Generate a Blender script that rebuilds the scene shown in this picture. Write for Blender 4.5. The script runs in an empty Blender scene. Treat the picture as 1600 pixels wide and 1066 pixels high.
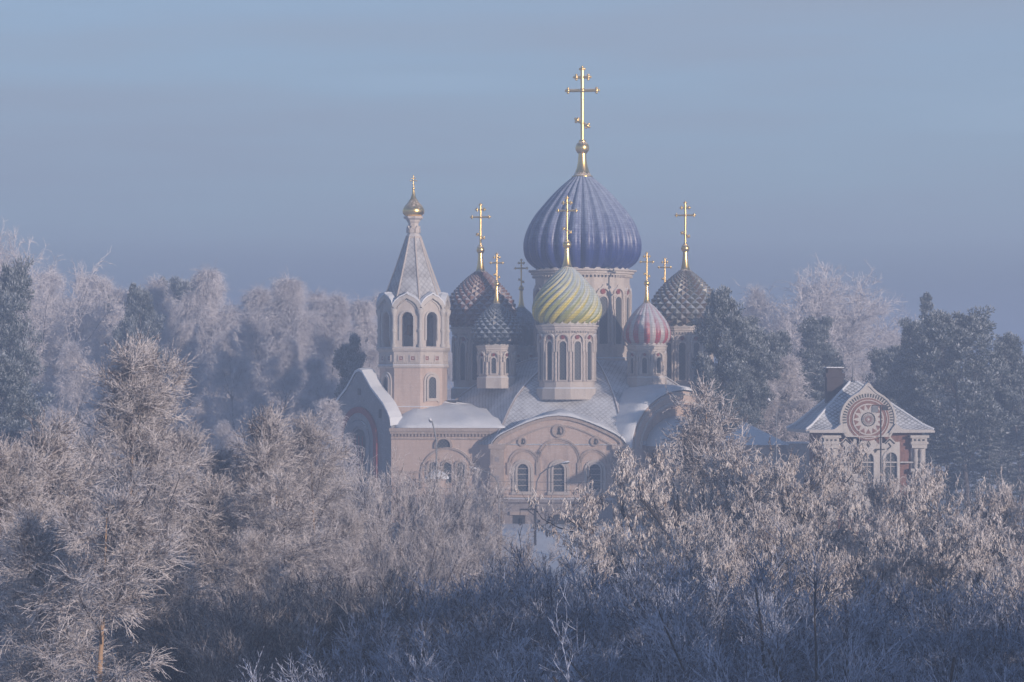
import bpy, bmesh, math, random
import numpy as np
from mathutils import Vector, Matrix
PI = math.pi
rad = math.radians
sc = bpy.context.scene
COL = sc.collection

# ------------------------------------------------------------------ camera, sky, sun, exposure
CAM_Z = 14.0
cam_d = bpy.data.cameras.new("camera"); cam = bpy.data.objects.new("camera", cam_d); COL.objects.link(cam)
cam.location = (0, 0, CAM_Z); cam.rotation_euler = (rad(90 + 0.77), 0, 0)
cam_d.sensor_width = 36; cam_d.lens = 112.5; cam_d.clip_start = 0.5; cam_d.clip_end = 20000
sc.camera = cam

SUN_AZ = 38.0      # degrees to the right of straight behind the camera
SUN_EL = 9.0
w = bpy.data.worlds.new("World"); sc.world = w; w.use_nodes = True
nt = w.node_tree; bg = nt.nodes['Background']
sky = nt.nodes.new('ShaderNodeTexSky'); sky.sky_type = 'NISHITA'; sky.sun_disc = False
sky.sun_elevation = rad(SUN_EL)
sun_dir = Vector((math.sin(rad(SUN_AZ)) * math.cos(rad(SUN_EL)), -math.cos(rad(SUN_AZ)) * math.cos(rad(SUN_EL)), math.sin(rad(SUN_EL))))
sky.sun_rotation = math.atan2(sun_dir.x, sun_dir.y)
sky.air_density = 1.0; sky.dust_density = 0.4; sky.ozone_density = 5.0
# thin stratus veil: long soft banks of cloud mixed over the clear sky by direction
tc = nt.nodes.new('ShaderNodeTexCoord'); mp = nt.nodes.new('ShaderNodeMapping')
mp.inputs['Scale'].default_value = (1.6, 1.6, 16)
nz = nt.nodes.new('ShaderNodeTexNoise'); nz.inputs['Scale'].default_value = 2.2; nz.inputs['Detail'].default_value = 6; nz.inputs['Roughness'].default_value = 0.5
cr = nt.nodes.new('ShaderNodeMapRange'); cr.inputs[1].default_value = 0.42; cr.inputs[2].default_value = 0.68; cr.inputs[3].default_value = 0.62; cr.inputs[4].default_value = 1.0
mixc = nt.nodes.new('ShaderNodeMix'); mixc.data_type = 'RGBA'
mixc.inputs[7].default_value = (3.35, 3.98, 5.0, 1)
L = nt.links.new
L(tc.outputs['Generated'], mp.inputs[0]); L(mp.outputs[0], nz.inputs[0]); L(nz.outputs[0], cr.inputs[0])
sx = nt.nodes.new('ShaderNodeSeparateXYZ'); hr = nt.nodes.new('ShaderNodeMapRange')      # the veil thins towards the zenith
for i_, v_ in zip((1, 2, 3, 4), (0.12, 0.55, 1.0, 0.12)): hr.inputs[i_].default_value = v_
ml = nt.nodes.new('ShaderNodeMath'); ml.operation = 'MULTIPLY'
L(tc.outputs['Generated'], sx.inputs[0]); L(sx.outputs[2], hr.inputs[0]); L(cr.outputs[0], ml.inputs[0]); L(hr.outputs[0], ml.inputs[1])
# a bank of mist lies low along the horizon
bz = nt.nodes.new('ShaderNodeMath'); bz.operation = 'MULTIPLY_ADD'; bz.inputs[1].default_value = 0.012; L(nz.outputs[0], bz.inputs[0]); L(sx.outputs[2], bz.inputs[2])
bk = nt.nodes.new('ShaderNodeMapRange'); bk.inputs[1].default_value = 0.036; bk.inputs[2].default_value = 0.052; bk.inputs[3].default_value = 0.62; bk.inputs[4].default_value = 1.0; L(bz.outputs[0], bk.inputs[0])
bd = nt.nodes.new('ShaderNodeMapRange'); bd.inputs[1].default_value = 0.36; bd.inputs[2].default_value = 0.66; bd.inputs[3].default_value = 0.134; bd.inputs[4].default_value = 0.100; L(nz.outputs[0], bd.inputs[0])
st = nt.nodes.new('ShaderNodeMath'); st.operation = 'MULTIPLY'; L(bk.outputs[0], st.inputs[0]); L(bd.outputs[0], st.inputs[1]); L(st.outputs[0], bg.inputs[1])
L(ml.outputs[0], mixc.inputs[0]); L(sky.outputs[0], mixc.inputs[6]); L(mixc.outputs[2], bg.inputs[0])
bg.inputs[1].default_value = 0.12

sl = bpy.data.lights.new("sun", 'SUN'); sun = bpy.data.objects.new("sun", sl); COL.objects.link(sun)
sl.energy = 5.0; sl.angle = rad(0.6); sl.color = (1.0, 0.83, 0.70)
sun.rotation_euler = sun_dir.to_track_quat('Z', 'Y').to_euler(); sun.location = (60, -60, 90)

vs = sc.view_settings; vs.view_transform = 'Standard'; vs.look = 'None'; vs.gamma = 1; vs.use_curve_mapping = False
vs.exposure = 0.12
sc.render.engine = 'CYCLES'
sc.cycles.use_denoising = True
sc.cycles.max_bounces = 5; sc.cycles.diffuse_bounces = 2; sc.cycles.glossy_bounces = 2
sc.cycles.volume_bounces = 1; sc.cycles.transparent_max_bounces = 8
sc.cycles.sample_clamp_indirect = 4

# ------------------------------------------------------------------ helpers
def tag(o, label=None, cat=None, group=None, kind=None):
    if label: o['label'] = label
    if cat: o['category'] = cat
    if group: o['group'] = group
    if kind: o['kind'] = kind
    return o
def empty(name, loc=(0, 0, 0), rz=0, parent=None):
    o = bpy.data.objects.new(name, None); COL.objects.link(o); o.location = loc; o.rotation_euler = (0, 0, rz)
    o.empty_display_size = 0.5
    if parent: o.parent = parent
    return o
def link(name, me, parent=None, loc=(0, 0, 0), rz=0):
    o = bpy.data.objects.new(name, me); COL.objects.link(o); o.location = loc; o.rotation_euler = (0, 0, rz)
    if parent: o.parent = parent
    return o
def at(px, Y, py=600.0):
    s = 2e-4 * Y
    return ((px - 800) * s, Y, CAM_Z + (600 - py) * s)

def new_mat(name):
    m = bpy.data.materials.new(name); m.use_nodes = True
    return m, m.node_tree, m.node_tree.nodes['Principled BSDF']
def node(nt, t, **kw):
    n = nt.nodes.new(t)
    for k, v in kw.items():
        setattr(n, k, v)
    return n
def noise(nt, scale, detail=3, rough=0.5, coord='Object', vec=None):
    t = node(nt, 'ShaderNodeTexCoord'); n = node(nt, 'ShaderNodeTexNoise')
    n.inputs['Scale'].default_value = scale; n.inputs['Detail'].default_value = detail; n.inputs['Roughness'].default_value = rough
    nt.links.new(vec if vec is not None else t.outputs[coord], n.inputs[0])
    return n
def mrange(nt, src, a, b, c=0.0, d=1.0):
    n = node(nt, 'ShaderNodeMapRange')
    for i, v in zip((1, 2, 3, 4), (a, b, c, d)): n.inputs[i].default_value = v
    nt.links.new(src, n.inputs[0]); return n.outputs[0]
def math_(nt, op, a, b=None, c=None):
    n = node(nt, 'ShaderNodeMath', operation=op)
    for i, v in enumerate((a, b, c)):
        if v is None: continue
        if isinstance(v, (int, float)): n.inputs[i].default_value = v
        else: nt.links.new(v, n.inputs[i])
    return n.outputs[0]
def mixrgb(nt, f, a, b):
    n = node(nt, 'ShaderNodeMix', data_type='RGBA')
    for i, v in ((0, f), (6, a), (7, b)):
        if isinstance(v, (int, float)): n.inputs[i].default_value = v
        elif isinstance(v, tuple): n.inputs[i].default_value = v if len(v) == 4 else v + (1,)
        else: nt.links.new(v, n.inputs[i])
    return n.outputs[2]
def bump(nt, b, h, dist=0.05, strength=0.6):
    n = node(nt, 'ShaderNodeBump'); n.inputs['Distance'].default_value = dist; n.inputs['Strength'].default_value = strength
    nt.links.new(h, n.inputs['Height']); nt.links.new(n.outputs[0], b.inputs['Normal'])
def upness(nt):
    g = node(nt, 'ShaderNodeNewGeometry'); s = node(nt, 'ShaderNodeSeparateXYZ'); nt.links.new(g.outputs['Normal'], s.inputs[0])
    return s.outputs[2]
SNOW = (0.80, 0.82, 0.86)
FROST = (0.72, 0.71, 0.74)

def mat_wall(name, c1, c2, rough=0.85, course=0.0):
    m, nt, b = new_mat(name)
    n = noise(nt, 0.9, 5, 0.6); n2 = noise(nt, 9, 3)
    f = mrange(nt, n.outputs[0], 0.3, 0.7)
    col = mixrgb(nt, f, c1, c2)
    # run-off streaks and damp patches
    tcs = node(nt, 'ShaderNodeTexCoord'); mps = node(nt, 'ShaderNodeMapping'); mps.inputs['Scale'].default_value = (1.6, 1.6, 0.18)
    nt.links.new(tcs.outputs['Object'], mps.inputs[0]); n3 = noise(nt, 1.3, 6, 0.7, vec=mps.outputs[0])
    col = mixrgb(nt, mrange(nt, n3.outputs[0], 0.5, 0.72, 0, 0.6), col, tuple(x * 0.55 for x in c1))
    col = mixrgb(nt, mrange(nt, n2.outputs[0], 0.5, 0.8, 0, 0.35), col, SNOW)
    if course:
        tcn = node(nt, 'ShaderNodeTexCoord'); s = node(nt, 'ShaderNodeSeparateXYZ'); nt.links.new(tcn.outputs['Object'], s.inputs[0])
        fr = math_(nt, 'FRACT', math_(nt, 'DIVIDE', s.outputs[2], course))
        line = math_(nt, 'LESS_THAN', fr, 0.13)
        col = mixrgb(nt, math_(nt, 'MULTIPLY', line, 0.2), col, (0.30, 0.26, 0.24))
    # frost that has settled on upward faces of mouldings
    up = mrange(nt, upness(nt), 0.5, 0.85)
    col = mixrgb(nt, up, col, SNOW)
    nt.links.new(col, b.inputs['Base Color']); b.inputs['Roughness'].default_value = rough
    bump(nt, b, n2.outputs[0], 0.03, 0.5)
    return m
def mat_plain(name, c, rough=0.7, metal=0.0, n_amt=0.25, nscale=4.0):
    m, nt, b = new_mat(name)
    n = noise(nt, nscale, 4)
    c2 = tuple(x * (1 - n_amt) for x in c)
    nt.links.new(mixrgb(nt, mrange(nt, n.outputs[0], 0.35, 0.65), c, c2), b.inputs['Base Color'])
    b.inputs['Roughness'].default_value = rough; b.inputs['Metallic'].default_value = metal
    return m
def mat_snow(name, tint=SNOW, patch=0.0, under=(0.2, 0.2, 0.22)):
    m, nt, b = new_mat(name)
    n = noise(nt, 1.2, 6, 0.6); n2 = noise(nt, 7, 4, 0.6)
    col = mixrgb(nt, mrange(nt, n.outputs[0], 0.3, 0.7), tint, tuple(x * 0.9 for x in tint))
    if patch:
        col = mixrgb(nt, mrange(nt, n.outputs[0], 0.5 + patch, 0.56 + patch), col, under)
    nt.links.new(col, b.inputs['Base Color']); b.inputs['Roughness'].default_value = 0.75
    bump(nt, b, n2.outputs[0], 0.12, 0.5)
    return m
def mat_tiles(name, c, size, frost_lo, frost_hi, line=(0.13, 0.13, 0.14), w=0.14, grad=True):
    """diamond shingles in UV metres, dusted with snow"""
    m, nt, b = new_mat(name)
    t = node(nt, 'ShaderNodeTexCoord'); s = node(nt, 'ShaderNodeSeparateXYZ'); nt.links.new(t.outputs['UV'], s.inputs[0])
    a = math_(nt, 'FRACT', math_(nt, 'DIVIDE', math_(nt, 'ADD', s.outputs[0], s.outputs[1]), size))
    d = math_(nt, 'FRACT', math_(nt, 'DIVIDE', math_(nt, 'SUBTRACT', s.outputs[0], s.outputs[1]), size))
    mn = math_(nt, 'MINIMUM', a, d)
    ln = math_(nt, 'LESS_THAN', mn, w)
    n = noise(nt, 0.55, 6, 0.62); n2 = noise(nt, 6, 3, 0.6)
    fr = mrange(nt, math_(nt, 'ADD', math_(nt, 'MULTIPLY', n.outputs[0], 0.75), math_(nt, 'MULTIPLY', n2.outputs[0], 0.25)), 0.36, 0.62, frost_lo, frost_hi)
    col = mixrgb(nt, fr, c, SNOW)
    col = mixrgb(nt, math_(nt, 'MULTIPLY', ln, mrange(nt, n.outputs[0], 0.4, 0.68, 0.7, 0.2)), col, line)
    nt.links.new(col, b.inputs['Base Color']); b.inputs['Roughness'].default_value = 0.8
    bump(nt, b, mn, 0.08, 0.6)
    return m
def mat_dome(name, c_even, c_odd, frost0, frost1, tile=0.25, rough=0.35, fmax=0.85):
    """glazed shingles; UV.x counts gores, UV.y metres along the profile; frost settles where the surface faces up"""
    m, nt, b = new_mat(name)
    t = node(nt, 'ShaderNodeTexCoord'); s = node(nt, 'ShaderNodeSeparateXYZ'); nt.links.new(t.outputs['UV'], s.inputs[0])
    par = math_(nt, 'MODULO', math_(nt, 'FLOOR', math_(nt, 'ADD', s.outputs[0], 0.001)), 2)
    col = mixrgb(nt, par, c_even, c_odd)
    fx = math_(nt, 'FRACT', math_(nt, 'MULTIPLY', s.outputs[0], 4.0)); fy = math_(nt, 'FRACT', math_(nt, 'DIVIDE', s.outputs[1], tile))
    cell = math_(nt, 'LESS_THAN', math_(nt, 'MINIMUM', fx, fy), 0.22)
    col = mixrgb(nt, math_(nt, 'MULTIPLY', cell, 0.55), col, tuple(x * 0.45 for x in c_odd))
    n = noise(nt, 2.2, 6, 0.75)
    up = upness(nt)
    f = mrange(nt, math_(nt, 'ADD', up, mrange(nt, n.outputs[0], 0.3, 0.7, -0.32, 0.32)), frost0, frost1, 0, fmax)
    f = math_(nt, 'MULTIPLY', f, math_(nt, 'SUBTRACT', 1.0, math_(nt, 'MULTIPLY', cell, 0.45)))
    col = mixrgb(nt, f, col, (0.60, 0.68, 0.78))
    nt.links.new(col, b.inputs['Base Color'])
    nt.links.new(mrange(nt, f, 0, 0.8, rough, 0.85), b.inputs['Roughness'])
    bump(nt, b, fy, 0.03, 0.5)
    return m
def mat_gold():
    m, nt, b = new_mat('gilding')
    n = noise(nt, 7, 4, 0.6)
    f = mrange(nt, math_(nt, 'ADD', upness(nt), mrange(nt, n.outputs[0], 0.3, 0.7, -0.3, 0.3)), 0.45, 0.9, 0, 0.8)
    nt.links.new(mixrgb(nt, f, (0.90, 0.62, 0.24), FROST), b.inputs['Base Color'])
    nt.links.new(math_(nt, 'SUBTRACT', 1.0, f), b.inputs['Metallic'])
    nt.links.new(mrange(nt, f, 0, 1, 0.30, 0.8), b.inputs['Roughness'])
    return m
def mat_glass():
    m, nt, b = new_mat('leaded_window_glass')
    t = node(nt, 'ShaderNodeTexCoord'); s = node(nt, 'ShaderNodeSeparateXYZ'); nt.links.new(t.outputs['UV'], s.inputs[0])
    a = math_(nt, 'FRACT', math_(nt, 'MULTIPLY', math_(nt, 'ADD', s.outputs[0], s.outputs[1]), 3.2))
    d = math_(nt, 'FRACT', math_(nt, 'MULTIPLY', math_(nt, 'SUBTRACT', s.outputs[0], s.outputs[1]), 3.2))
    ln = math_(nt, 'LESS_THAN', math_(nt, 'MINIMUM', a, d), 0.16)
    nt.links.new(mixrgb(nt, ln, (0.035, 0.045, 0.055), (0.16, 0.16, 0.17)), b.inputs['Base Color'])
    b.inputs['Roughness'].default_value = 0.55; b.inputs['Specular IOR Level'].default_value = 0.25
    return m
def mat_bark(name, c, frost):
    m, nt, b = new_mat(name)
    n = noise(nt, 3.0, 5, 0.7)
    f = mrange(nt, math_(nt, 'ADD', math_(nt, 'MULTIPLY', upness(nt), 0.5), n.outputs[0]), 0.45, 0.95, 0, frost)
    nt.links.new(mixrgb(nt, f, c, FROST), b.inputs['Base Color']); b.inputs['Roughness'].default_value = 0.9
    return m
def mat_twig(name, frost, brown, lo=0.35, hi=0.6):
    """rime on thin twigs, broken by bare brown bark"""
    m, nt, b = new_mat(name)
    n = noise(nt, 1.1, 4, 0.75); n2 = noise(nt, 9.0, 2, 0.6)
    s = math_(nt, 'ADD', math_(nt, 'MULTIPLY', n.outputs[0], 0.55), math_(nt, 'MULTIPLY', n2.outputs[0], 0.45))
    nt.links.new(mixrgb(nt, mrange(nt, s, lo, hi), brown, frost), b.inputs['Base Color'])
    b.inputs['Roughness'].default_value = 0.9
    return m
def mat_needles(name, green, frost, amt=1.0):
    m, nt, b = new_mat(name)
    at_ = node(nt, 'ShaderNodeAttribute', attribute_name='frost')
    n = noise(nt, 0.9, 4, 0.7)
    f = math_(nt, 'MULTIPLY', at_.outputs['Fac'], mrange(nt, n.outputs[0], 0.3, 0.7, 0.40, 1.0))
    nt.links.new(mixrgb(nt, math_(nt, 'MULTIPLY', f, amt), green, frost), b.inputs['Base Color'])
    b.inputs['Roughness'].default_value = 0.9
    return m

M = {}
M['wall'] = mat_wall('pink_beige_brick', (0.50, 0.375, 0.31), (0.57, 0.44, 0.37), course=0.36)
M['wall_shaded'] = mat_wall('shade_blue_wall', (0.20, 0.21, 0.23), (0.26, 0.26, 0.28))  # blue-grey shade of the portal gable painted into its wall colour
M['trim'] = mat_wall('pale_stone_trim', (0.54, 0.475, 0.425), (0.46, 0.40, 0.36))
M['trim_dim'] = mat_wall('beige_stone_trim', (0.43, 0.34, 0.29), (0.37, 0.30, 0.255))
M['plinth'] = mat_wall('grey_plinth_stone', (0.30, 0.26, 0.25), (0.24, 0.21, 0.21))
M['red'] = mat_plain('dark_red_tile', (0.26, 0.05, 0.045))
M['brickred'] = mat_plain('terracotta_brick', (0.26, 0.13, 0.105), n_amt=0.35, nscale=6)
M['white'] = mat_wall('white_stone', (0.54, 0.495, 0.455), (0.45, 0.415, 0.385))
M['glass'] = mat_glass()
M['dark'] = mat_plain('dark_recess', (0.05, 0.05, 0.055))
M['snow'] = mat_snow('snow')
M['gold'] = mat_gold()
M['rooftile'] = mat_tiles('snow_dusted_diamond_shingles', (0.22, 0.21, 0.21), 0.48, 0.4, 0.92)
M['tenttile'] = mat_tiles('spire_diamond_shingles', (0.25, 0.235, 0.23), 0.52, 0.15, 0.62, w=0.16)
M['gatetile'] = mat_tiles('gatehouse_shingles', (0.10, 0.10, 0.11), 0.5, 0.55, 0.95, line=(0.05, 0.05, 0.055), w=0.3)
M['blue'] = mat_dome('cobalt_glazed_shingles', (0.026, 0.045, 0.18), (0.035, 0.055, 0.20), -0.05, 1.0, fmax=0.7)
M['yellow'] = mat_dome('yellow_green_glazed_shingles', (0.66, 0.54, 0.09), (0.32, 0.34, 0.12), -0.05, 0.85, fmax=0.9)
M['redwhite'] = mat_dome('red_white_glazed_shingles', (0.38, 0.03, 0.04), (0.46, 0.41, 0.39), 0.05, 0.9)
M['brownstud'] = mat_dome('brown_diamond_studs', (0.23, 0.095, 0.06), (0.19, 0.10, 0.09), 0.25, 0.68, tile=9)
M['greenstud'] = mat_dome('green_diamond_studs', (0.075, 0.085, 0.055), (0.13, 0.09, 0.06), 0.22, 0.62, tile=9)
M['tealstud'] = mat_dome('dark_teal_scales', (0.018, 0.032, 0.055), (0.03, 0.045, 0.06), 0.25, 0.65, tile=9)
M['slate'] = mat_dome('slate_ribs', (0.05, 0.08, 0.10), (0.09, 0.10, 0.09), 0.3, 0.95)
M['metal'] = mat_plain('galvanised_steel', (0.22, 0.23, 0.25), 0.5, 0.6)
M['darkmetal'] = mat_plain('dark_painted_steel', (0.03, 0.03, 0.04), 0.6)
M['bronze'] = mat_plain('bell_bronze', (0.22, 0.14, 0.07), 0.4, 0.8)
M['chimney'] = mat_plain('sooty_chimney_brick', (0.075, 0.058, 0.06), 0.9, nscale=5)

class MB:
    """collects shapes in one mesh"""
    def __init__(s): s.v = []; s.f = []; s.m = []; s.uv = {}; s.sm = []
    def add(s, verts, faces, mi=0, uvs=None, smooth=False):
        o = len(s.v); s.v += [tuple(v) for v in verts]
        for k, f in enumerate(faces):
            if uvs is not None: s.uv[len(s.f)] = uvs[k]
            s.f.append(tuple(i + o for i in f)); s.m.append(mi); s.sm.append(smooth)
    def build(s, name, mats, parent=None, loc=(0, 0, 0), rz=0):
        me = bpy.data.meshes.new(name)
        me.from_pydata(s.v, [], s.f)
        for m in (mats if isinstance(mats, (list, tuple)) else [mats]): me.materials.append(M[m] if isinstance(m, str) else m)
        me.polygons.foreach_set('material_index', s.m)
        me.polygons.foreach_set('use_smooth', s.sm)
        if s.uv:
            ul = me.uv_layers.new(name='UVMap')
            for p in me.polygons:
                u = s.uv.get(p.index)
                if u:
                    for li, c in zip(p.loop_indices, u): ul.data[li].uv = c
        me.update()
        return link(name, me, parent, loc, rz)
    def box(s, x0, x1, y0, y1, z0, z1, mi=0):
        v = [(x, y, z) for x in (x0, x1) for y in (y0, y1) for z in (z0, z1)]
        s.add(v, [(0, 1, 3, 2), (4, 6, 7, 5), (0, 4, 5, 1), (2, 3, 7, 6), (0, 2, 6, 4), (1, 5, 7, 3)], mi)
    def tube(s, pts, r, n=8, mi=0, cap=True, smooth=True):
        pts = [Vector(p) for p in pts]; rr = r if isinstance(r, (list, tuple)) else [r] * len(pts)
        vv = []; N = len(pts)
        up = Vector((0.13, 0.31, 0.94))
        for i, p in enumerate(pts):
            t = (pts[min(i + 1, N - 1)] - pts[max(i - 1, 0)]).normalized()
            a = t.cross(up)
            if a.length < 0.05: a = t.cross(Vector((1, 0, 0)))
            a.normalize(); b = t.cross(a)
            for k in range(n):
                c = 2 * PI * k / n; vv.append(p + (a * math.cos(c) + b * math.sin(c)) * rr[i])
        ff = [(i * n + k, i * n + (k + 1) % n, (i + 1) * n + (k + 1) % n, (i + 1) * n + k) for i in range(N - 1) for k in range(n)]
        s.add(vv, ff, mi, smooth=smooth)
        if cap: s.add([vv[k] for k in range(n)][::-1], [tuple(range(n))], mi); s.add(vv[-n:], [tuple(range(n))], mi)
    def lathe(s, prof, n=24, cx=0, cy=0, mi=0, off=0.0, smooth=True, cap=True, lobes=0, depth=0.0, twist=0.0, sub=6, uvm=False):
        """prof: (r, z) bottom to top; optional convex gores"""
        if lobes: n = lobes * sub
        Lz = [0.0]
        for a, b in zip(prof, prof[1:]): Lz.append(Lz[-1] + math.hypot(a[0] - b[0], a[1] - b[1]))
        vv = []; N = len(prof)
        for i, (r, z) in enumerate(prof):
            tw = twist * Lz[i] / Lz[-1]
            for k in range(n):
                th = off + tw + 2 * PI * k / n
                rr = r
                if lobes: rr = r * (1 - depth * (1 - abs(math.sin(lobes * (k / n) * PI)) ** 0.75))
                vv.append((cx + rr * math.cos(th), cy + rr * math.sin(th), z))
        ff = []; uu = []
        for i in range(N - 1):
            for k in range(n):
                ff.append((i * n + k, i * n + (k + 1) % n, (i + 1) * n + (k + 1) % n, (i + 1) * n + k))
                if uvm:
                    g = (lobes or 1) / n
                    uu.append(((k * g + .002, Lz[i]), ((k + 1) * g - .002, Lz[i]), ((k + 1) * g - .002, Lz[i + 1]), (k * g + .002, Lz[i + 1])))
        s.add(vv, ff, mi, uu if uvm else None, smooth)
        if cap:
            s.add(vv[:n][::-1], [tuple(range(n))], mi); s.add(vv[-n:], [tuple(range(n))], mi)
    def sphere(s, c, r, n=12, mi=0):
        s.lathe([(r * math.sin(PI * (i + .02) / 8.04), c[2] - r * math.cos(PI * i / 8)) for i in range(9)], n, c[0], c[1], mi, cap=False)

class Frame:
    """a vertical plane: a along it, z up, c outwards"""
    def __init__(s, o, ang):   # ang: direction the wall faces, degrees, measured from -Y towards +X
        a = rad(ang); s.o = Vector((o[0], o[1], 0)); s.n = Vector((math.sin(a), -math.cos(a), 0)); s.x = Vector((math.cos(a), math.sin(a), 0))
    def __call__(s, a, z, c=0.0): return s.o + s.x * a + s.n * c + Vector((0, 0, z))
def plate(mb, fr, outer, c0, c1, holes=(), mi=0, uv=False, sides=True):
    """flat shape with thickness from depth c0 to c1 (c1 outermost) in frame fr; holes are open through it"""
    bm = bmesh.new()
    def loop(pts):
        vs_ = [bm.verts.new((p[0], p[1], 0)) for p in pts]
        return [bm.edges.new((vs_[i], vs_[(i + 1) % len(vs_)])) for i in range(len(vs_))]
    ed = loop(outer)
    for h in holes: ed += loop(h)
    bmesh.ops.triangle_fill(bm, use_beauty=True, use_dissolve=False, edges=ed)
    bm.verts.index_update()
    V = [(v.co.x, v.co.y) for v in bm.verts]; F = []
    for f in bm.faces:
        idx = [v.index for v in f.verts]
        if f.normal.z < 0: idx.reverse()
        F.append(idx)
    bm.free()
    uvs = [[V[i] for i in f] for f in F] if uv else None
    mb.add([fr(a, z, c1) for a, z in V], F, mi, uvs)
    mb.add([fr(a, z, c0) for a, z in V], [f[::-1] for f in F], mi)
    if sides:
        for lp in [outer] + list(holes):
            n = len(lp)
            vv = [fr(a, z, c0) for a, z in lp] + [fr(a, z, c1) for a, z in lp]
            mb.add(vv, [(i, (i + 1) % n, (i + 1) % n + n, i + n) for i in range(n)], mi)
def arch(a0, z0, hw, zs, n=12, tip=0.0):
    """outline of an arched opening: centre a0, sill z0, half width hw, spring height zs"""
    p = [(a0 - hw, z0), (a0 + hw, z0)]
    for i in range(n + 1):
        t = PI * i / n; y = zs + hw * math.sin(t) + tip * max(0, math.sin(t) ** 6)
        p.append((a0 + hw * math.cos(t), y))
    return p
def ring_half(a0, zs, r0, r1, n=14, leg=0.0):
    """half ring (archivolt) outline with legs going down"""
    p = [(a0 + r1, zs - leg)] if leg else []
    p += [(a0 + r1 * math.cos(PI * i / n), zs + r1 * math.sin(PI * i / n)) for i in range(n + 1)]
    if leg: p += [(a0 - r1, zs - leg), (a0 - r0, zs - leg)]
    p += [(a0 + r0 * math.cos(PI * (n - i) / n), zs + r0 * math.sin(PI * (n - i) / n)) for i in range(n + 1)]
    if leg: p += [(a0 + r0, zs - leg)]
    return p
def circ(a0, z0, r, n=20): return [(a0 + r * math.cos(2 * PI * i / n), z0 + r * math.sin(2 * PI * i / n)) for i in range(n)]
# ------------------------------------------------------------------ the ground
def ground_z(x, y):
    def ss(t): t = max(0.0, min(1.0, t)); return t * t * (3 - 2 * t)
    z = -1.0 + 1.0 * ss((y - 110) / 60) + 1.5 * ss((y - 205) / 50)
    z += 1.6 * math.exp(-(((x - 1) / 7) ** 2 + ((y - 246) / 6) ** 2)) * 0.9       # bank of shovelled snow before the church
    z += 0.25 * math.sin(x * 0.13 + 1) * math.sin(y * 0.11)
    return z
def build_ground():
    xs = sorted(set([-3000, -1500, -800, -400, -200] + list(range(-120, 124, 4)) + [200, 400, 800, 1500, 3000]))
    ys = sorted(set([-500, -200, -80] + list(range(0, 440, 4)) + [520, 700, 1000, 1500, 2200, 3000, 4000]))
    mb = MB(); n = len(ys)
    v = [(x, y, ground_z(x, y)) for x in xs for y in ys]
    f = [(i * n + j, (i + 1) * n + j, (i + 1) * n + j + 1, i * n + j + 1) for i in range(len(xs) - 1) for j in range(n - 1)]
    mb.add(v, f, smooth=True)
    tag(mb.build('snow_ground', 'snow'), kind='structure')
build_ground()

# ------------------------------------------------------------------ the church
PHI = -9.5
C0 = (6.6, 300.0)
church = empty('church', (C0[0], C0[1], 0), rad(PHI))
tag(church, 'large pink beige church with a blue ribbed main dome, smaller onion domes and bell tower', 'church')

ONION = [(68, 425), (73, 422), (80, 417), (86.5, 410), (91, 400), (92.5, 388), (91.5, 376), (87.5, 362), (81, 348), (72, 334), (60.5, 320), (50, 308), (40.5, 298), (32, 290), (25, 284), (19, 279), (15.5, 275)]
def onion(z0, z1, R, tipr):
    """onion profile from z0 to z1, widest radius R"""
    pts = []
    h = z1 - z0
    for r, y in ONION:
        t = (425 - y) / 150.0
        rr = r / 92.5 * R
        pts.append((max(rr, tipr), z0 + t * h))
    # subdivide with a Catmull-like pass
    out = []
    for i in range(len(pts) - 1):
        p0 = pts[max(i - 1, 0)]; p1 = pts[i]; p2 = pts[i + 1]; p3 = pts[min(i + 2, len(pts) - 1)]
        for k in range(3):
            t = k / 3
            f = lambda a, b, c, d: 0.5 * (2 * b + (c - a) * t + (2 * a - 5 * b + 4 * c - d) * t * t + (3 * b - a - 3 * c + d) * t ** 3)
            out.append((f(p0[0], p1[0], p2[0], p3[0]), f(p0[1], p1[1], p2[1], p3[1])))
    out.append(pts[-1]); return out

def studs(mb, prof, n, h, off=0.0, flat_tip=0.0):
    """diamond studs (low pyramids) over a surface of revolution"""
    Ls = [0.0]
    for a, b in zip(prof, prof[1:]): Ls.append(Ls[-1] + math.hypot(a[0] - b[0], a[1] - b[1]))
    def S(l):
        l = min(max(l, 0), Ls[-1])
        for i in range(len(Ls) - 1):
            if l <= Ls[i + 1] + 1e-9:
                t = (l - Ls[i]) / (Ls[i + 1] - Ls[i] + 1e-9)
                return (prof[i][0] + (prof[i + 1][0] - prof[i][0]) * t, prof[i][1] + (prof[i + 1][1] - prof[i][1]) * t)
        return prof[-1]
    l = 0.0; row = 0; rows = [0.0]
    while rows[-1] < Ls[-1]:
        r = S(rows[-1])[0]; rows.append(rows[-1] + max(0.09, PI * r / n * 0.95))
    def pos(l, th, e=0.0):
        r, z = S(l); r2, z2 = S(l + .05); r1, z1 = S(l - .05)
        t = Vector((r2 - r1, z2 - z1)); t.normalize()
        nr, nz = t.y, -t.x
        r += nr * e; z += nz * e
        return (r * math.cos(th), r * math.sin(th), z)
    dth = PI / n
    for j in range(1, len(rows) - 1):
        lm, l0, l1 = rows[j], rows[j - 1], rows[j + 1]
        hh = h * S(lm)[0] / max(p[0] for p in prof)
        for k in range(n):
            th = off + (2 * k + (j % 2)) * dth
            c = pos(lm, th, hh)
            v = [pos(l0, th), pos(lm, th + dth), pos(l1, th), pos(lm, th - dth), c]
            u = [((k + j) % 2 + .5, lm)] * 3
            mb.add(v, [(0, 1, 4), (1, 2, 4), (2, 3, 4), (3, 0, 4)], 0, [u] * 4)
    mb.lathe(prof, n * 2, off=off, mi=0, uvm=True)

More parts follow.
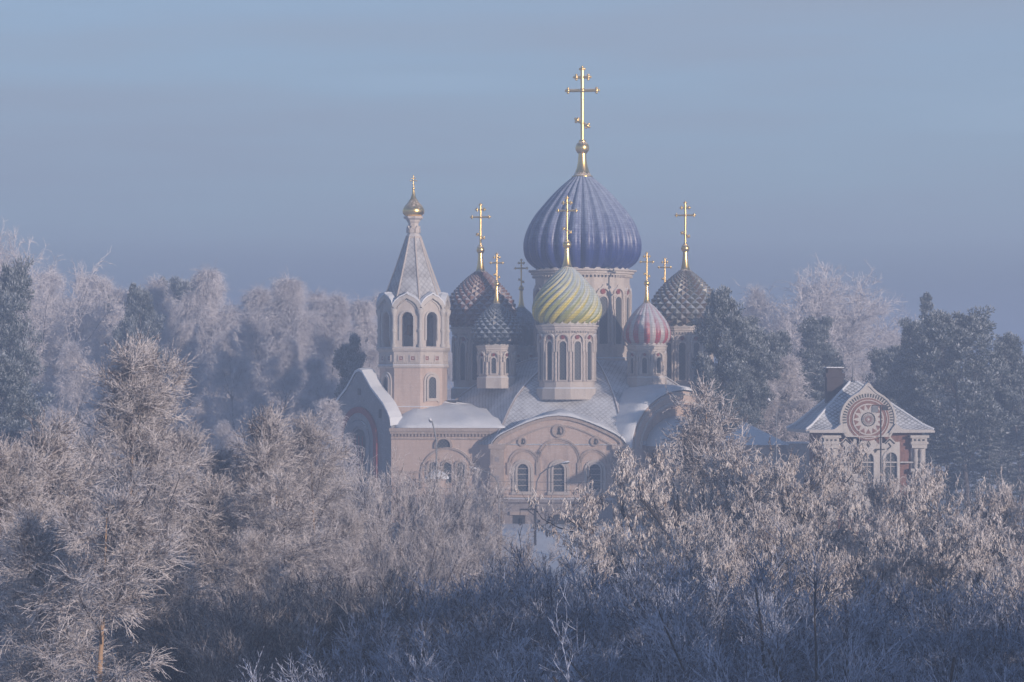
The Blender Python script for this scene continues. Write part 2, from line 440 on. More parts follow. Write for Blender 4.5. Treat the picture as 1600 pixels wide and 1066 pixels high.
def finial(name_parent, r, z0, zball, rb, z_top, arm, bars, th, parent, loc):
    """flared gilded neck, ball and three-barred cross; bars = (z of top bar, main bar, slanted bar)"""
    mb = MB()
    hh = zball - rb - z0
    mb.lathe([(r * 1.18, z0 - .06), (r * 1.18, z0 + .02), (r, z0 + .05), (r * .8, z0 + hh * .2), (r * .62, z0 + hh * .42), (r * .50, z0 + hh * .7), (r * .44, zball - rb * .8)], 20, 0, 0)
    mb.sphere((0, 0, zball), rb, 16)
    mb.lathe([(rb * .5, zball + rb * .8), (rb * .55, zball + rb * 1.05), (rb * .3, zball + rb * 1.2)], 12)
    fo = mb.build('gilded_neck', 'gold', parent, loc)
    mc = MB()
    mc.tube([(0, 0, zball + rb), (0, 0, z_top - th)], th * .5, 8)
    k = th * .48
    def knob(x, z, dx, dz):
        # trefoil end: three balls
        q = th * .62
        mc.sphere((x, 0, z), q, 8)
        for ux, uz in ((dx, dz), (-dz, dx), (dz, -dx)):
            mc.sphere((x + ux * q * .95, 0, z + uz * q * .95), q * .62, 8)
    z1, z2, z3 = bars
    mc.tube([(-arm, 0, z2), (arm, 0, z2)], k, 8); knob(arm, z2, 1, 0); knob(-arm, z2, -1, 0)
    mc.tube([(-arm * .42, 0, z1), (arm * .42, 0, z1)], k, 8); knob(arm * .42, z1, 1, 0); knob(-arm * .42, z1, -1, 0)
    mc.tube([(-arm * .36, 0, z3 + arm * .2), (arm * .36, 0, z3 - arm * .2)], k, 8); knob(arm * .36, z3 - arm * .2, .8, -.6); knob(-arm * .36, z3 + arm * .2, -.8, .6)
    knob(0, z_top - th, 0, 1)
    mc.sphere((0, 0, z2), th * .8, 8)
    mc.build('cross', 'gold', parent, loc)

# window of a drum: pane set in a proud trim, medallion over it. Built facing -Y at the origin.
_drumwin = {}
def drum_window(w_, h_, hood):
    key = (round(w_, 2), round(h_, 2))
    if key in _drumwin: return _drumwin[key]
    mb = MB(); fr = Frame((0, 0), 0)
    hw = w_ / 2
    plate(mb, fr, arch(0, 0, hw, h_ - hw), -.02, .03, mi=1, uv=True)
    plate(mb, fr, arch(0, -.1, hw + .12, h_ - hw), -.02, .16, holes=[arch(0, .02, hw, h_ - hw)], mi=0)
    zc = h_ + hood * .45
    plate(mb, fr, ring_half(0, h_ + hood * .15, hw + .16, hw + .30, 10, leg=h_ * .3), -.02, .22, mi=0)
    plate(mb, fr, [(0, h_ + hw + hood * .75)] + [(hw * .55, h_ + hw + hood * .35), (-hw * .55, h_ + hw + hood * .35)], -.02, .12, mi=0)
    plate(mb, fr, circ(0, zc + .05, hood * .26, 12), -.02, .13, mi=2)
    o = mb.build('window', ['trim', 'glass', 'red'])
    me = o.data; bpy.data.objects.remove(o); _drumwin[key] = me
    return me
_cols = {}
def twisted_col(r, h):
    key = (round(r, 2), round(h, 2))
    if key in _cols: return _cols[key]
    mb = MB()
    n = 12; N = max(8, int(h / .12)); vv = []
    for i in range(N + 1):
        z = h * i / N
        for k in range(n):
            th = 2 * PI * k / n + z * 2.6 / max(r * 5, .5)
            rr = r * (0.78 + .26 * abs(math.sin(1.5 * (2 * PI * k / n))))
            vv.append((rr * math.cos(th), rr * math.sin(th), z))
    mb.add(vv, [(i * n + k, i * n + (k + 1) % n, (i + 1) * n + (k + 1) % n, (i + 1) * n + k) for i in range(N) for k in range(n)], smooth=True)
    mb.lathe([(r * 1.3, -.12), (r * 1.3, .06)], 8); mb.lathe([(r * 1.3, h - .05), (r * 1.5, h + .12)], 8)
    o = mb.build('twisted_column', 'trim'); me = o.data; bpy.data.objects.remove(o); _cols[key] = me
    return me

def drum(u, v, n, ap, zb, zt, off, win, name='drum', colr=None, ang_vis=105):
    """polygonal drum with n sides; off = direction the first face looks (local degrees from -v)"""
    rc = ap / math.cos(PI / n)
    mb = MB()
    o = rad(off - 90) + PI / n
    mb.lathe([(rc, zb), (rc, zt - .45)], n, off=o, smooth=False)
    mb.lathe([(rc * 1.06, zt - .55), (rc * 1.06, zt - .42), (rc * 1.10, zt - .38), (rc * 1.10, zt - .2), (rc * 1.15, zt - .14), (rc * 1.15, zt - .02), (rc * .9, zt + .04)], n, off=o, smooth=False)
    nd = n * 5
    for k in range(nd):            # dentils under the cornice
        t = 2 * PI * (k + .5) / nd
        q = ap * 1.06; mb.add([(q * math.cos(t) + dx, q * math.sin(t) + dy, z) for dx, dy in ((-.07, -.07), (.07, -.07), (.07, .07), (-.07, .07)) for z in (zt - .72, zt - .55)],
                             [(0, 1, 3, 2), (2, 3, 5, 4), (4, 5, 7, 6), (6, 7, 1, 0), (0, 2, 4, 6)])
    mb.lathe([(rc * 1.10, zb - .8), (rc * 1.10, zb + .18), (rc * 1.03, zb + .3)], n, off=o, smooth=False)
    d = mb.build(name, 'trim', church, (u, v, 0))
    w_, wz, h_, hood = win
    me = drum_window(w_, h_, hood); mc = twisted_col(colr or .16, h_ + .1)
    for k in range(n):
        a = off + 360 / n * k
        if abs((a + PHI + 180) % 360 - 180) > ang_vis: continue
        r_ = rad(a)
        c = link('window', me, d, (ap * math.sin(r_), -ap * math.cos(r_), wz), r_)
        r2 = rad(a + 180 / n); q = rc * 1.0
        link('twisted_column', mc, d, (q * math.sin(r2), -q * math.cos(r2), wz))
    return d

# central drum and dome
drum(0, 0, 16, 4.38, 16.2, 24.65, 11.25, (.85, 17.7, 4.4, .95), 'central_drum', .17)
def dome(u, v, R, z0, z1, mat, lobes, depth, twist, tipr, fin, stud=0, sub=6, label=None):
    prof = onion(z0, z1, R, tipr)
    mb = MB()
    if stud: studs(mb, prof, stud, .30 * R / 3.1)
    else: mb.lathe(prof, lobes=lobes, depth=depth, twist=twist, sub=sub, uvm=True)
    d = mb.build('onion_dome', mat, church, (u, v, 0))
    if label: d['label'] = label
    # pointed leaf trim around the foot of the dome
    lf = MB(); nn = (lobes or stud); r0 = prof[0][0] * 1.0
    lf.lathe([(r0 * 1.02, z0 - .12), (r0 * 1.04, z0 + .06)], 32)
    for k in range(nn):
        fr = Frame((prof[2][0] * 1.012 * math.sin(2 * PI * k / nn), -prof[2][0] * 1.012 * math.cos(2 * PI * k / nn)), 360 * k / nn)
        wd = PI * prof[2][0] / nn
        plate(lf, fr, [(-wd, z0 - .03), (wd, z0 - .03), (wd * .35, z0 + .14), (0, z0 + .30), (-wd * .35, z0 + .14)], -.04, .03)
    lf.build('leaf_trim', 'white', d)
    finial(None, *fin, d, (0, 0, 0))
    return d
dome(0, 0, 5.55, 24.65, 33.5, 'blue', 26, .11, 0, .85, (.84, 33.5, 36.15, .66, 43.9, 1.35, (42.8, 41.55, 38.5), .34), label='cobalt blue ribbed onion dome powdered with frost')
# four middle domes on the axes
MD = 9.7
for u, v, mat, kw, lab in ((0, -MD, 'yellow', dict(lobes=22, depth=.10, twist=1.9), 'yellow and green spiral onion dome'),
                      (-MD, 0, 'brownstud', dict(lobes=0, depth=0, twist=0, stud=22), 'brown onion dome of diamond studs'),
                      (MD, 0, 'greenstud', dict(lobes=0, depth=0, twist=0, stud=22), 'dark green onion dome of snow-capped diamond studs'),
                      (0, MD, 'slate', dict(lobes=20, depth=.08, twist=0), 'slate onion dome behind the main dome')):
    drum(u, v, 12, 2.45, 13.4, 19.35, 0, (.62, 14.35, 3.5, .72), 'drum', .13)
    dome(u, v, 3.2, 19.4, 24.6, mat, tipr=.42, fin=(.50, 24.5, 26.65, .40, 31.1, .82, (30.45, 29.75, 27.95), .20), label=lab, **kw)
# four small domes on the diagonals
SD = 6.95
for u, v, mat, kw, lab in ((SD, -SD, 'redwhite', dict(lobes=24, depth=.06, twist=0), 'red and white striped onion dome'),
                      (-SD, -SD, 'tealstud', dict(lobes=0, depth=0, twist=0, stud=18), 'small dark teal scaled onion dome with snow on its crown'),
                      (-SD, SD, 'slate', dict(lobes=20, depth=.07, twist=0), 'small slate ribbed onion dome'),
                      (SD, SD, 'slate', dict(lobes=20, depth=.07, twist=0), 'small slate ribbed onion dome at the back')):
    drum(u, v, 8, 1.58, 14.4, 17.55, 0, (.44, 14.95, 1.45, .5), 'small_drum', .12)
    dome(u, v, 2.2, 17.6, 21.4, mat, tipr=.27, fin=(.33, 21.35, 23.2, .27, 26.1, .56, (25.65, 25.15, 23.95), .15), label=lab, **kw)

# main octagonal body
AP = 14.5; RC = AP / math.cos(PI / 8); FW = AP * math.tan(PI / 8)
EZ = 8.6
body = MB()
def gable_profile(hw, zc, za):
    """from right eave corner over the apex to the left one"""
    pts = [(1.0, 0.0), (.975, .10), (.93, .22), (.86, .34), (.76, .46), (.62, .61), (.47, .755), (.32, .875), (.17, .96), (0, 1.0)]
    R_ = [(a * hw, zc + b * (za - zc)) for a, b in pts]
    return R_ + [(-a, z) for a, z in R_[-2::-1]]
def side(k): return Frame((AP * math.sin(rad(45 * k)), -AP * math.cos(rad(45 * k))), 45 * k)
fr0 = side(0)
for k in (0, 2, 3, 4, 5, 6, 7):
    fr = side(k)
    if k in (0, 2, 4, 6):
        out = [(-FW, 0), (FW, 0)] + gable_profile(FW - .02, EZ, 11.15)
    else:
        out = [(-FW, 0), (FW, 0), (FW, EZ), (-FW, EZ)]
    plate(body, fr, out, -.5, 0, uv=False)
bo = body.build('wall', 'wall', church)

# deep round-arched gables on the diagonals (the right one shows)
BZ = 13.35
def big_arch(k):
    fr = side(k); mb = MB(); hw = FW - .15; zs = BZ - 5.1
    def A(hw_, n=18, dz=0): return [(-hw_, 0), (hw_, 0)] + [(hw_ * math.cos(PI * i / n), zs + (BZ - zs - (hw - hw_)) * math.sin(PI * i / n)) for i in range(n + 1)]
    plate(mb, fr, A(hw), -.3, .7, holes=[[(a, max(z, .01)) for a, z in A(hw - 1.15)]])
    plate(mb, fr, A(hw - 1.13), -1.0, -.25)
    for q, c in ((.18, .78), (.85, .78)):
        plate(mb, fr, [p for p in A(hw - q)[2:]] + [p for p in A(hw - q - .18)[2:]][::-1], .68, c, mi=1)
    o = mb.build('arched_gable', ['wall', 'trim'], church)
    wn = MB()
    for a in (-2.1, 0, 2.1):
        plate(wn, fr, arch(a, 4.5, .5, 8.0), -.27, -.22, mi=1, uv=True)
        plate(wn, fr, arch(a, 4.35, .75, 8.0), -.27, -.05, holes=[arch(a, 4.5, .5, 8.0)], mi=0)
    wn.build('window', ['trim', 'glass'], o)
    # snow-laden roof band of the arch running back into the vault
    sn = MB(); prof = A(hw + .12)[2:]
    nP = len(prof)
    vv = []
    for c, dz in ((.85, .0), (.85, .22), (-.6, .45), (-3.2, .55), (-5.0, .5)):
        vv += [fr(a * (1 + .02 * (dz > 0)), z + dz * (.4 + .6 * abs(math.sin(PI * i / (nP - 1)))), c) for i, (a, z) in enumerate(prof)]
    sn.add(vv, [(r * nP + i, r * nP + i + 1, (r + 1) * nP + i + 1, (r + 1) * nP + i) for r in range(4) for i in range(nP - 1)], smooth=True)
    sn.build('gable_snow', 'snow', church)
    # apse-like porch with a snow-covered half dome standing in the arch
    ap = MB()
    c = fr(0, 0, -.3)
    ap.lathe([(3.3, 0), (3.3, 8.0), (3.55, 8.1), (3.55, 8.45)], 28, c.x, c.y, 0)
    ap.lathe([(3.65, 8.45), (3.6, 8.75), (3.2, 9.6), (2.5, 10.3), (1.5, 10.85), (.5, 11.1), (.05, 11.15)], 28, c.x, c.y, 1)
    a_ = ap.build('apse', ['wall', 'snow'], church)
    wn = MB()
    for da in (-50, 0, 50):
        f2 = Frame((c.x + 3.3 * math.sin(rad(45 * k + da)), c.y - 3.3 * math.cos(rad(45 * k + da))), 45 * k + da)
        plate(wn, f2, arch(0, 3.6, .5, 6.4), -.05, .02, mi=1, uv=True)
        plate(wn, f2, arch(0, 3.45, .75, 6.4), -.05, .15, holes=[arch(0, 3.6, .5, 6.4)], mi=0)
    wn.build('window', ['trim', 'glass'], a_)
big_arch(1)

# mouldings and windows of the front gable wall
def px2(px, py): return ((px - 868) * .0572, CAM_Z + (600 - py) * .0571)
def front_details():
    fr = fr0
    mb = MB(); gp = gable_profile(FW, EZ, 11.15)
    inner = [(a * .965, z - .28) for a, z in gp]
    plate(mb, fr, gp + inner[::-1], -.0, .22)
    in2 = [(a * .90, z - .75) for a, z in gp]; in3 = [(a * .885, z - .9) for a, z in gp]
    plate(mb, fr, in2 + in3[::-1], -.0, .12)
    o = mb.build('gable_cornice', 'trim_dim', church)
    mb = MB()
    # blind arcade
    zs = 7.0
    for a0, r_ in ((0, 2.05), (-3.15, 1.42), (3.15, 1.42)):
        z = zs + (.15 if a0 == 0 else -.15)
        plate(mb, fr, ring_half(a0, z, r_ - .16, r_, 18), 0, .13)
        plate(mb, fr, ring_half(a0, z, r_ - .34, r_ - .24, 18), 0, .07)
    for a in (-1.86, 1.86, -4.5, 4.5):
        mb.add([fr(a + x, z, c) for x in (-.2, .2) for z in (5.9, 7.0) for c in (0, .16)], [(0, 1, 3, 2), (4, 6, 7, 5), (0, 4, 5, 1), (2, 3, 7, 6), (1, 5, 7, 3)])
    mb.build('blind_arcade', 'trim_dim', church)
    for a in (-3.25, 0, 3.25):
        wn = MB()
        z0 = CAM_Z - 168 * .0571; zt = CAM_Z - 125 * .0571
        plate(wn, fr, arch(a, z0, .50, zt - .50), -.02, .04, mi=1, uv=True)
        plate(wn, fr, arch(a, z0 - .05, .66, zt - .50), -.02, .26, holes=[arch(a, z0, .50, zt - .50)], mi=0)
        plate(wn, fr, ring_half(a, zt - .55, .72, .96, 12, leg=2.1), -.02, .15, mi=0)
        wn.add([fr(a + x, z, c) for x in (-1.0, 1.0) for z in (z0 - .28, z0 - .06) for c in (0, .3)], [(0, 1, 3, 2), (4, 6, 7, 5), (0, 4, 5, 1), (2, 3, 7, 6), (1, 5, 7, 3)])
        for q in range(1, 5):
            zz = z0 + q * .5; wn.add([fr(a + x, zz + d, .07) for x in (-.5, .5) for d in (0, .05)], [(0, 2, 3, 1)])
        wn.build('window', ['trim', 'glass'], bo)
    for a, z, r_ in ((0, CAM_Z - 73 * .0571, .62), (-3.3, CAM_Z - 90 * .0571, .42), (3.25, CAM_Z - 90 * .0571, .42)):
        md = MB()
        plate(md, fr, circ(a, z, r_, 24), 0, .18, holes=[circ(a, z, r_ * .68, 24)], mi=0)
        plate(md, fr, circ(a, z, r_ * .69, 20), 0, .05, mi=0)
        plate(md, fr, [(a - r_ * .34, z - r_ * .55), (a + r_ * .34, z - r_ * .55), (a + r_ * .12, z - .02), (a + r_ * .2, z + r_ * .25), (a, z + r_ * .55), (a - r_ * .2, z + r_ * .25), (a - r_ * .12, z - .02)], .04, .10, mi=1)
        md.build('medallion', ['trim_dim', 'dark'], bo)
    # corner pilasters with square panels, ledges and plinth
    for a, s in ((-FW + .45, 1), (FW - .45, -1)):
        pl = MB()
        def bx(x0, x1, z0, z1, c): pl.add([fr(x, z, q) for x in (x0, x1) for z in (z0, z1) for q in (-.1, c)], [(0, 1, 3, 2), (4, 6, 7, 5), (0, 4, 5, 1), (2, 3, 7, 6), (1, 5, 7, 3), (0, 2, 6, 4)])
        bx(a - .6, a + .6, 0, 8.2, .35); bx(a - .75, a + .75, 8.2, 8.62, .5); bx(a - .7, a + .7, 6.5, 6.72, .45)
        for z in (7.25, 5.6, 4.3):
            bx(a - .42, a + .42, z - .42, z + .42, .42)
            pl.add([fr(a + x, z + y, .43) for x, y in ((-.2, -.2), (.2, -.2), (.2, .2), (-.2, .2))], [(0, 1, 2, 3)], 1)
        pl.build('pilaster', ['trim_dim', 'plinth'], church)
    pn = MB()
    for k in range(8):
        f = side(k)
        pn.add([f(x, z, q) for x in (-FW - .18, FW + .18) for z, q in ((3.85, .05), (3.72, .46), (3.45, .46), (3.3, .16), (-2, .16))], [(0, 1, 6, 5), (1, 2, 7, 6), (2, 3, 8, 7), (3, 4, 9, 8)])
    pn.build('plinth', 'plinth', church)
    for a, kind in ((-.1, 0), (1.5, 1), (-3.6, 1)):
        d = MB()
        if kind == 0:
            plate(d, fr, arch(a, .3, .62, 1.75), .1, .22, mi=1); plate(d, fr, ring_half(a, 1.75, .64, .84, 12, leg=1.4), .1, .3, mi=0)
        else:
            plate(d, fr, [(a - .55, 1.0), (a + .55, 1.0), (a + .55, 2.3), (a - .55, 2.3)], .1, .2, mi=1)
            plate(d, fr, [(a - .8, 2.3), (a + .8, 2.3), (a + .8, 2.6), (a - .8, 2.6)], .1, .4, mi=0)
        d.build('basement_opening', ['trim_dim', 'dark'], bo)
front_details()

# vault roof: octagonal loft, tiled and dusted with snow
RP = [(15.8, 8.55), (15.0, 9.35), (14.1, 10.3), (13.0, 11.65), (11.8, 12.8), (10.4, 13.75), (8.9, 14.6), (7.2, 15.45), (5.6, 16.05), (4.3, 16.4), (0.1, 16.5)]
rf = MB(); Ls = 0
for i in range(len(RP) - 1):
    (r0, z0), (r1, z1) = RP[i], RP[i + 1]
    dl = math.hypot((r1 - r0) * .92, z1 - z0)
    for k in range(8):
        a0 = rad(45 * k - 22.5); a1 = rad(45 * k + 22.5)
        v = [(r0 * math.sin(a0), -r0 * math.cos(a0), z0), (r0 * math.sin(a1), -r0 * math.cos(a1), z0), (r1 * math.sin(a1), -r1 * math.cos(a1), z1), (r1 * math.sin(a0), -r1 * math.cos(a0), z1)]
        h0, h1 = r0 * .3827, r1 * .3827
        rf.add(v, [(0, 1, 2, 3)], 0, [((-h0, Ls), (h0, Ls), (h1, Ls + dl), (-h1, Ls + dl))])
    Ls += dl
roof = rf.build('roof', 'rooftile', church)
rb = MB()
for k in range(8):
    a = rad(45 * k + 22.5)
    rb.tube([(r * math.sin(a), -r * math.cos(a), z + .02) for r, z in RP[:-1]], .13, 6)
rb.build('hip_rib', 'plinth', roof)
# gable roofs on the axes with their snow
for k in (0, 2, 6):
    fr = side(k); sn = MB(); gp = gable_profile(FW + .1, EZ, 11.2)
    nP = len(gp); vv = []
    for c, dz in ((.42, .0), (.46, .14), (.0, .30), (-1.6, .5), (-3.4, .35)):
        vv += [fr(a, z + dz * (.45 + .55 * (1 - abs(a) / FW)) + (.10 * math.sin(i * 1.7 + c) if dz > .2 else 0), c) for i, (a, z) in enumerate(gp)]
    sn.add(vv, [(r * nP + i, r * nP + i + 1, (r + 1) * nP + i + 1, (r + 1) * nP + i) for r in range(4) for i in range(nP - 1)], smooth=True)
    sn.build('gable_snow', 'snow', church)

# narthex wing on the left
def wing():
    E = 10.0
    poly = [(-5.6, -13.0), (-15.6, -13.0), (-23.1, -5.5), (-23.1, 5.0), (-5.6, 5.0)]
    frF = Frame((-10.6, -13.0), 0)
    mb = MB()
    plate(mb, frF, [(-5.0, 0), (5.0, 0), (5.0, E), (-5.0, E)], -.5, 0)
    ml = MB(); frL = Frame((-23.1, -.25), -90); plate(ml, frL, [(-5.25, 0), (5.25, 0), (5.25, E), (-5.25, E)], -.5, 0)
    frC = Frame(((-15.6 - 23.1) / 2, (-13.0 - 5.5) / 2), -45)
    hw = math.hypot(7.5, 7.5) / 2
    wl = mb.build('wing_wall', 'wall', church); ml.build('wing_wall', 'wall', church)
    # cornice, blind arch
    tr = MB()
    def bx(x0, x1, z0, z1, c, f=frF): tr.add([f(x, z, q) for x in (x0, x1) for z in (z0, z1) for q in (-.1, c)], [(0, 1, 3, 2), (4, 6, 7, 5), (0, 4, 5, 1), (2, 3, 7, 6), (1, 5, 7, 3), (0, 2, 6, 4)])
    bx(-5.1, 5.0, 9.72, 10.02, .45); bx(-5.05, 5.0, 9.5, 9.72, .28); bx(-5.02, 5.0, 9.0, 9.16, .16)
    for i in range(32): bx(-4.95 + i * .31, -4.8 + i * .31, 9.26, 9.5, .2)
    a0 = .25
    plate(tr, frF, ring_half(a0, 5.75, 2.35, 2.55, 24, leg=1.2), 0, .16)
    bx(-5.0, a0 - 2.55, 5.95, 6.12, .12)
    tr.build('wing_cornice', 'trim_dim', church)
    def w2(a, z0, hwid, zt, f=frF):
        wn = MB()
        plate(wn, f, arch(a, z0, hwid, zt - hwid), -.02, .04, mi=1, uv=True)
        plate(wn, f, arch(a, z0 - .05, hwid + .2, zt - hwid), -.02, .24, holes=[arch(a, z0, hwid, zt - hwid)], mi=0)
        wn.build('window', ['trim_dim', 'glass'], wl)
    w2(-.15, 8.35 - .1, .62, 9.05)
    w2(-1.1, 5.1, .38, 6.95); w2(.2, 5.1, .38, 6.95); w2(1.45, 4.1, .38, 6.95)
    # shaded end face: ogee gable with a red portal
    gt = [(hw, 10.0), (hw - .12, 10.7), (hw - .5, 11.3), (hw - 1.2, 12.05), (hw - 2.2, 12.8), (hw - 3.2, 13.5), (.55, 15.05), (0, 15.2)]
    gout = [(-hw, 0), (hw, 0)] + gt + [(-a, z) for a, z in gt[-2::-1]]
    g = MB(); plate(g, frC, gout, -1.3, 0)
    gm = g.build('portal_gable', 'wall_shaded', church)
    s = MB(); pr = gt + [(-a, z) for a, z in gt[-2::-1]]; nP = len(pr); vv = []
    for c, dz, sp in ((.12, -.02, 1.01), (.14, .22, 1.015), (-.3, .30, 1.02), (-1.2, .28, 1.02), (-1.42, -.05, 1.01)):
        vv += [frC(a * sp, z + dz, c) for a, z in pr]
    s.add(vv, [(r * nP + i, r * nP + i + 1, (r + 1) * nP + i + 1, (r + 1) * nP + i) for r in range(4) for i in range(nP - 1)])
    s.build('gable_snow', 'snow', church)
    p = MB(); zs = 8.75
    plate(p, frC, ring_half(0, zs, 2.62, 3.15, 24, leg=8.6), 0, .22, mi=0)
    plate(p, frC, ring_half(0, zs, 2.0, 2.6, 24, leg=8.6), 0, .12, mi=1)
    plate(p, frC, ring_half(0, zs, 1.35, 1.9, 24, leg=8.6), 0, .2, mi=1)
    plate(p, frC, arch(0, .2, 1.2, zs - .1), 0, .05, mi=2)
    for x in (-.6, 0, .6): plate(p, frC, [(x - .06, .3), (x + .06, .3), (x + .06, 9.2), (x - .06, 9.2)], .05, .1, mi=0)
    for a in (-3.5, 3.5):
        plate(p, frC, [(a - .2, 10.9), (a + .2, 10.9), (a + .2, 11.7), (a - .2, 11.7)], 0, .06, mi=2)
    p.build('portal', ['red', 'wall_shaded', 'dark'], church)
    sq = MB()
    plate(sq, frC, [(-.25, 13.0), (.25, 13.0), (.25, 13.6), (-.25, 13.6)], 0, .06)
    sq.build('slit_window', 'dark', gm)
    # snowy roof
    levels = [(0, 10.04, -.5), (0, 10.2, -.5), (0, 10.42, -.3), (0, 10.75, .1), (0, 11.15, .8), (0, 11.55, 1.6), (0, 11.9, 2.6), (0, 12.15, 3.8), (0, 12.3, 5.0)]
    poly = [(-5.6, -13.0), (-14.3, -13.0), (-23.1, -4.2), (-23.1, 5.0), (-5.6, 5.0)]
    def inset(poly, d):
        n = len(poly); out = []
        for i in range(n):
            p0, p1, p2 = Vector(poly[i - 1]), Vector(poly[i]), Vector(poly[(i + 1) % n])
            e1 = (p1 - p0).normalized(); e2 = (p2 - p1).normalized()
            n1 = Vector((e1.y, -e1.x)); n2 = Vector((e2.y, -e2.x))   # polygon runs clockwise: inward normal
            bis = (n1 + n2); bis = bis / bis.length; k = d / max(.3, bis.dot(n1))
            out.append((p1.x + bis.x * k, p1.y + bis.y * k))
        return out
    r = MB(); n = 5 * 14; vv = []
    for li, (_, z, d) in enumerate(levels):
        q = inset(poly, d)
        for a, b in zip(q, q[1:] + q[:1]):
            for s_ in range(14):
                t_ = s_ / 14; x = a[0] + (b[0] - a[0]) * t_; y = a[1] + (b[1] - a[1]) * t_
                w_ = .10 if li > 1 else .03 * li
                vv.append((x, y, z + w_ * (math.sin(x * 1.3 + y) + math.sin(x * .53 - y * 1.9) + .6 * math.sin(3.1 * x + 2.2 * y))))
    r.add(vv, [(i * n + k, (i + 1) * n + k, (i + 1) * n + (k + 1) % n, i * n + (k + 1) % n) for i in range(len(levels) - 1) for k in range(n)] + [tuple(range((len(levels) - 1) * n, len(levels) * n))], smooth=True)
    r.build('wing_roof', 'snow', church)
wing()

# bell tower
def tower():
    TU, TV = -14.55, -8.0
    def oct_(mb, prof, mi=0): mb.lathe([(a / math.cos(PI / 8), z) for a, z in prof], 8, off=rad(-90 + 22.5), smooth=False, mi=mi)
    mb = MB()
    oct_(mb, [(3.05, 9.0), (3.05, 11.9), (2.92, 12.0), (2.92, 15.55)])
    t = mb.build('bell_tower', 'wall', church, (TU, TV, 0))
    mb = MB()
    oct_(mb, [(3.0, 15.45), (3.1, 15.55), (3.1, 15.7), (2.98, 15.8), (2.98, 16.9), (3.1, 17.0), (3.2, 17.15), (3.2, 17.32), (2.8, 17.38)])
    for k in range(8):
        f = Frame((2.98 * math.sin(rad(45 * k)), -2.98 * math.cos(rad(45 * k))), 45 * k)
        for a in (-.55, .55):
            plate(mb, f, [(a - .3, 16.05), (a + .3, 16.05), (a + .3, 16.65), (a - .3, 16.65)], 0, .1, holes=[[(a - .17, 16.18), (a + .17, 16.18), (a + .17, 16.52), (a - .17, 16.52)]])
            plate(mb, f, [(a - .17, 16.18), (a + .17, 16.18), (a + .17, 16.52), (a - .17, 16.52)], 0, .03, mi=1)
            plate(mb, f, [(a - .07, 16.28), (a + .07, 16.28), (a + .07, 16.42), (a - .07, 16.42)], 0, .07, mi=0)
        for i in range(13):
            x = -1.15 + i * .19
            plate(mb, f, [(x, 15.82), (x + .09, 15.82), (x + .09, 15.98), (x, 15.98)], 0, .06)
    mb.build('string_course', ['trim', 'red'], t)
    # belfry: eight pierced walls with keel gables
    AB = 2.92; hwf = AB * math.tan(PI / 8)
    b = MB(); e = MB()
    for k in range(8):
        f = Frame((AB * math.sin(rad(45 * k)), -AB * math.cos(rad(45 * k))), 45 * k)
        top = [(hwf, 21.0), (hwf * .86, 21.4), (hwf * .55, 21.72), (.2, 21.93), (0, 22.05), (-.2, 21.93), (-hwf * .55, 21.72), (-hwf * .86, 21.4), (-hwf, 21.0)]
        plate(b, f, [(-hwf, 17.3), (hwf, 17.3)] + top, -.5, 0, holes=[arch(0, 17.42, .56, 20.0)])
        top2 = [(a * 1.12, z + .12) for a, z in top]; top3 = [(a * .88, z - .22) for a, z in top]
        plate(e, f, top2 + top3[::-1], -.05, .28)
        top4 = [(a * .80, z - .32) for a, z in top]; top5 = [(a * .72, z - .42) for a, z in top]
        plate(e, f, top4 + top5[::-1], -.02, .10)
        plate(e, f, ring_half(0, 20.0, .58, .74, 12, leg=2.0), -.02, .14)
        p = rad(45 * k + 22.5); q = AB / math.cos(PI / 8) + .04
        e.lathe([(.26, 17.35), (.26, 17.6), (.17, 17.7), (.17, 18.7), (.24, 18.8), (.24, 18.95), (.17, 19.05), (.17, 20.2), (.27, 20.4), (.34, 20.75), (.2, 20.9)], 8, q * math.sin(p), -q * math.cos(p))
    b.build('belfry', 'trim', t); e.build('keel_gable', 'white', t)
    fl = MB(); oct_(fl, [(2.6, 17.3), (2.6, 17.4)]); oct_(fl, [(2.45, 20.95), (2.45, 21.05)]); fl.box(-.12, .12, -2.3, 2.3, 20.1, 20.32); fl.box(-2.3, 2.3, -.12, .12, 20.1, 20.32)
    fl.build('belfry_floor', 'plinth', t)
    sn = MB()
    for k in range(8):
        f = Frame((AB * math.sin(rad(45 * k)), -AB * math.cos(rad(45 * k))), 45 * k)
        pr = [(hwf * 1.12, 21.1), (hwf * .9, 21.55), (hwf * .58, 21.88), (.2, 22.1), (0, 22.24), (-.2, 22.1), (-hwf * .58, 21.88), (-hwf * .9, 21.55), (-hwf * 1.12, 21.1)]
        vv = []
        for c, sc_, dz in ((.30, 1.0, .0), (.30, 1.0, .12), (-.2, .95, .22), (-1.1, .5, .1)): vv += [f(a * sc_, z + dz, c) for a, z in pr]
        sn.add(vv, [(r * 9 + i, r * 9 + i + 1, (r + 1) * 9 + i + 1, (r + 1) * 9 + i) for r in range(3) for i in range(8)])
    sn.build('gable_snow', 'snow', t)
    wn = MB()
    for k in (7, 1):
        f = Frame((AB * math.sin(rad(45 * k)), -AB * math.cos(rad(45 * k))), 45 * k)
        plate(wn, f, arch(0, 12.7, .40, 14.25), -.02, .05, mi=1, uv=True)
        plate(wn, f, arch(0, 12.45, .62, 14.25), -.02, .22, holes=[arch(0, 12.7, .40, 14.25)], mi=0)
        plate(wn, f, ring_half(0, 14.25, .66, .86, 12, leg=1.9), -.02, .14, mi=0)
        wn.build('window', ['trim', 'glass'], t); wn = MB()
    # tented spire
    sp = MB(); o = rad(-90 + 22.5); z0, z1 = 21.6, 27.5; r0, r1 = 2.62, .62
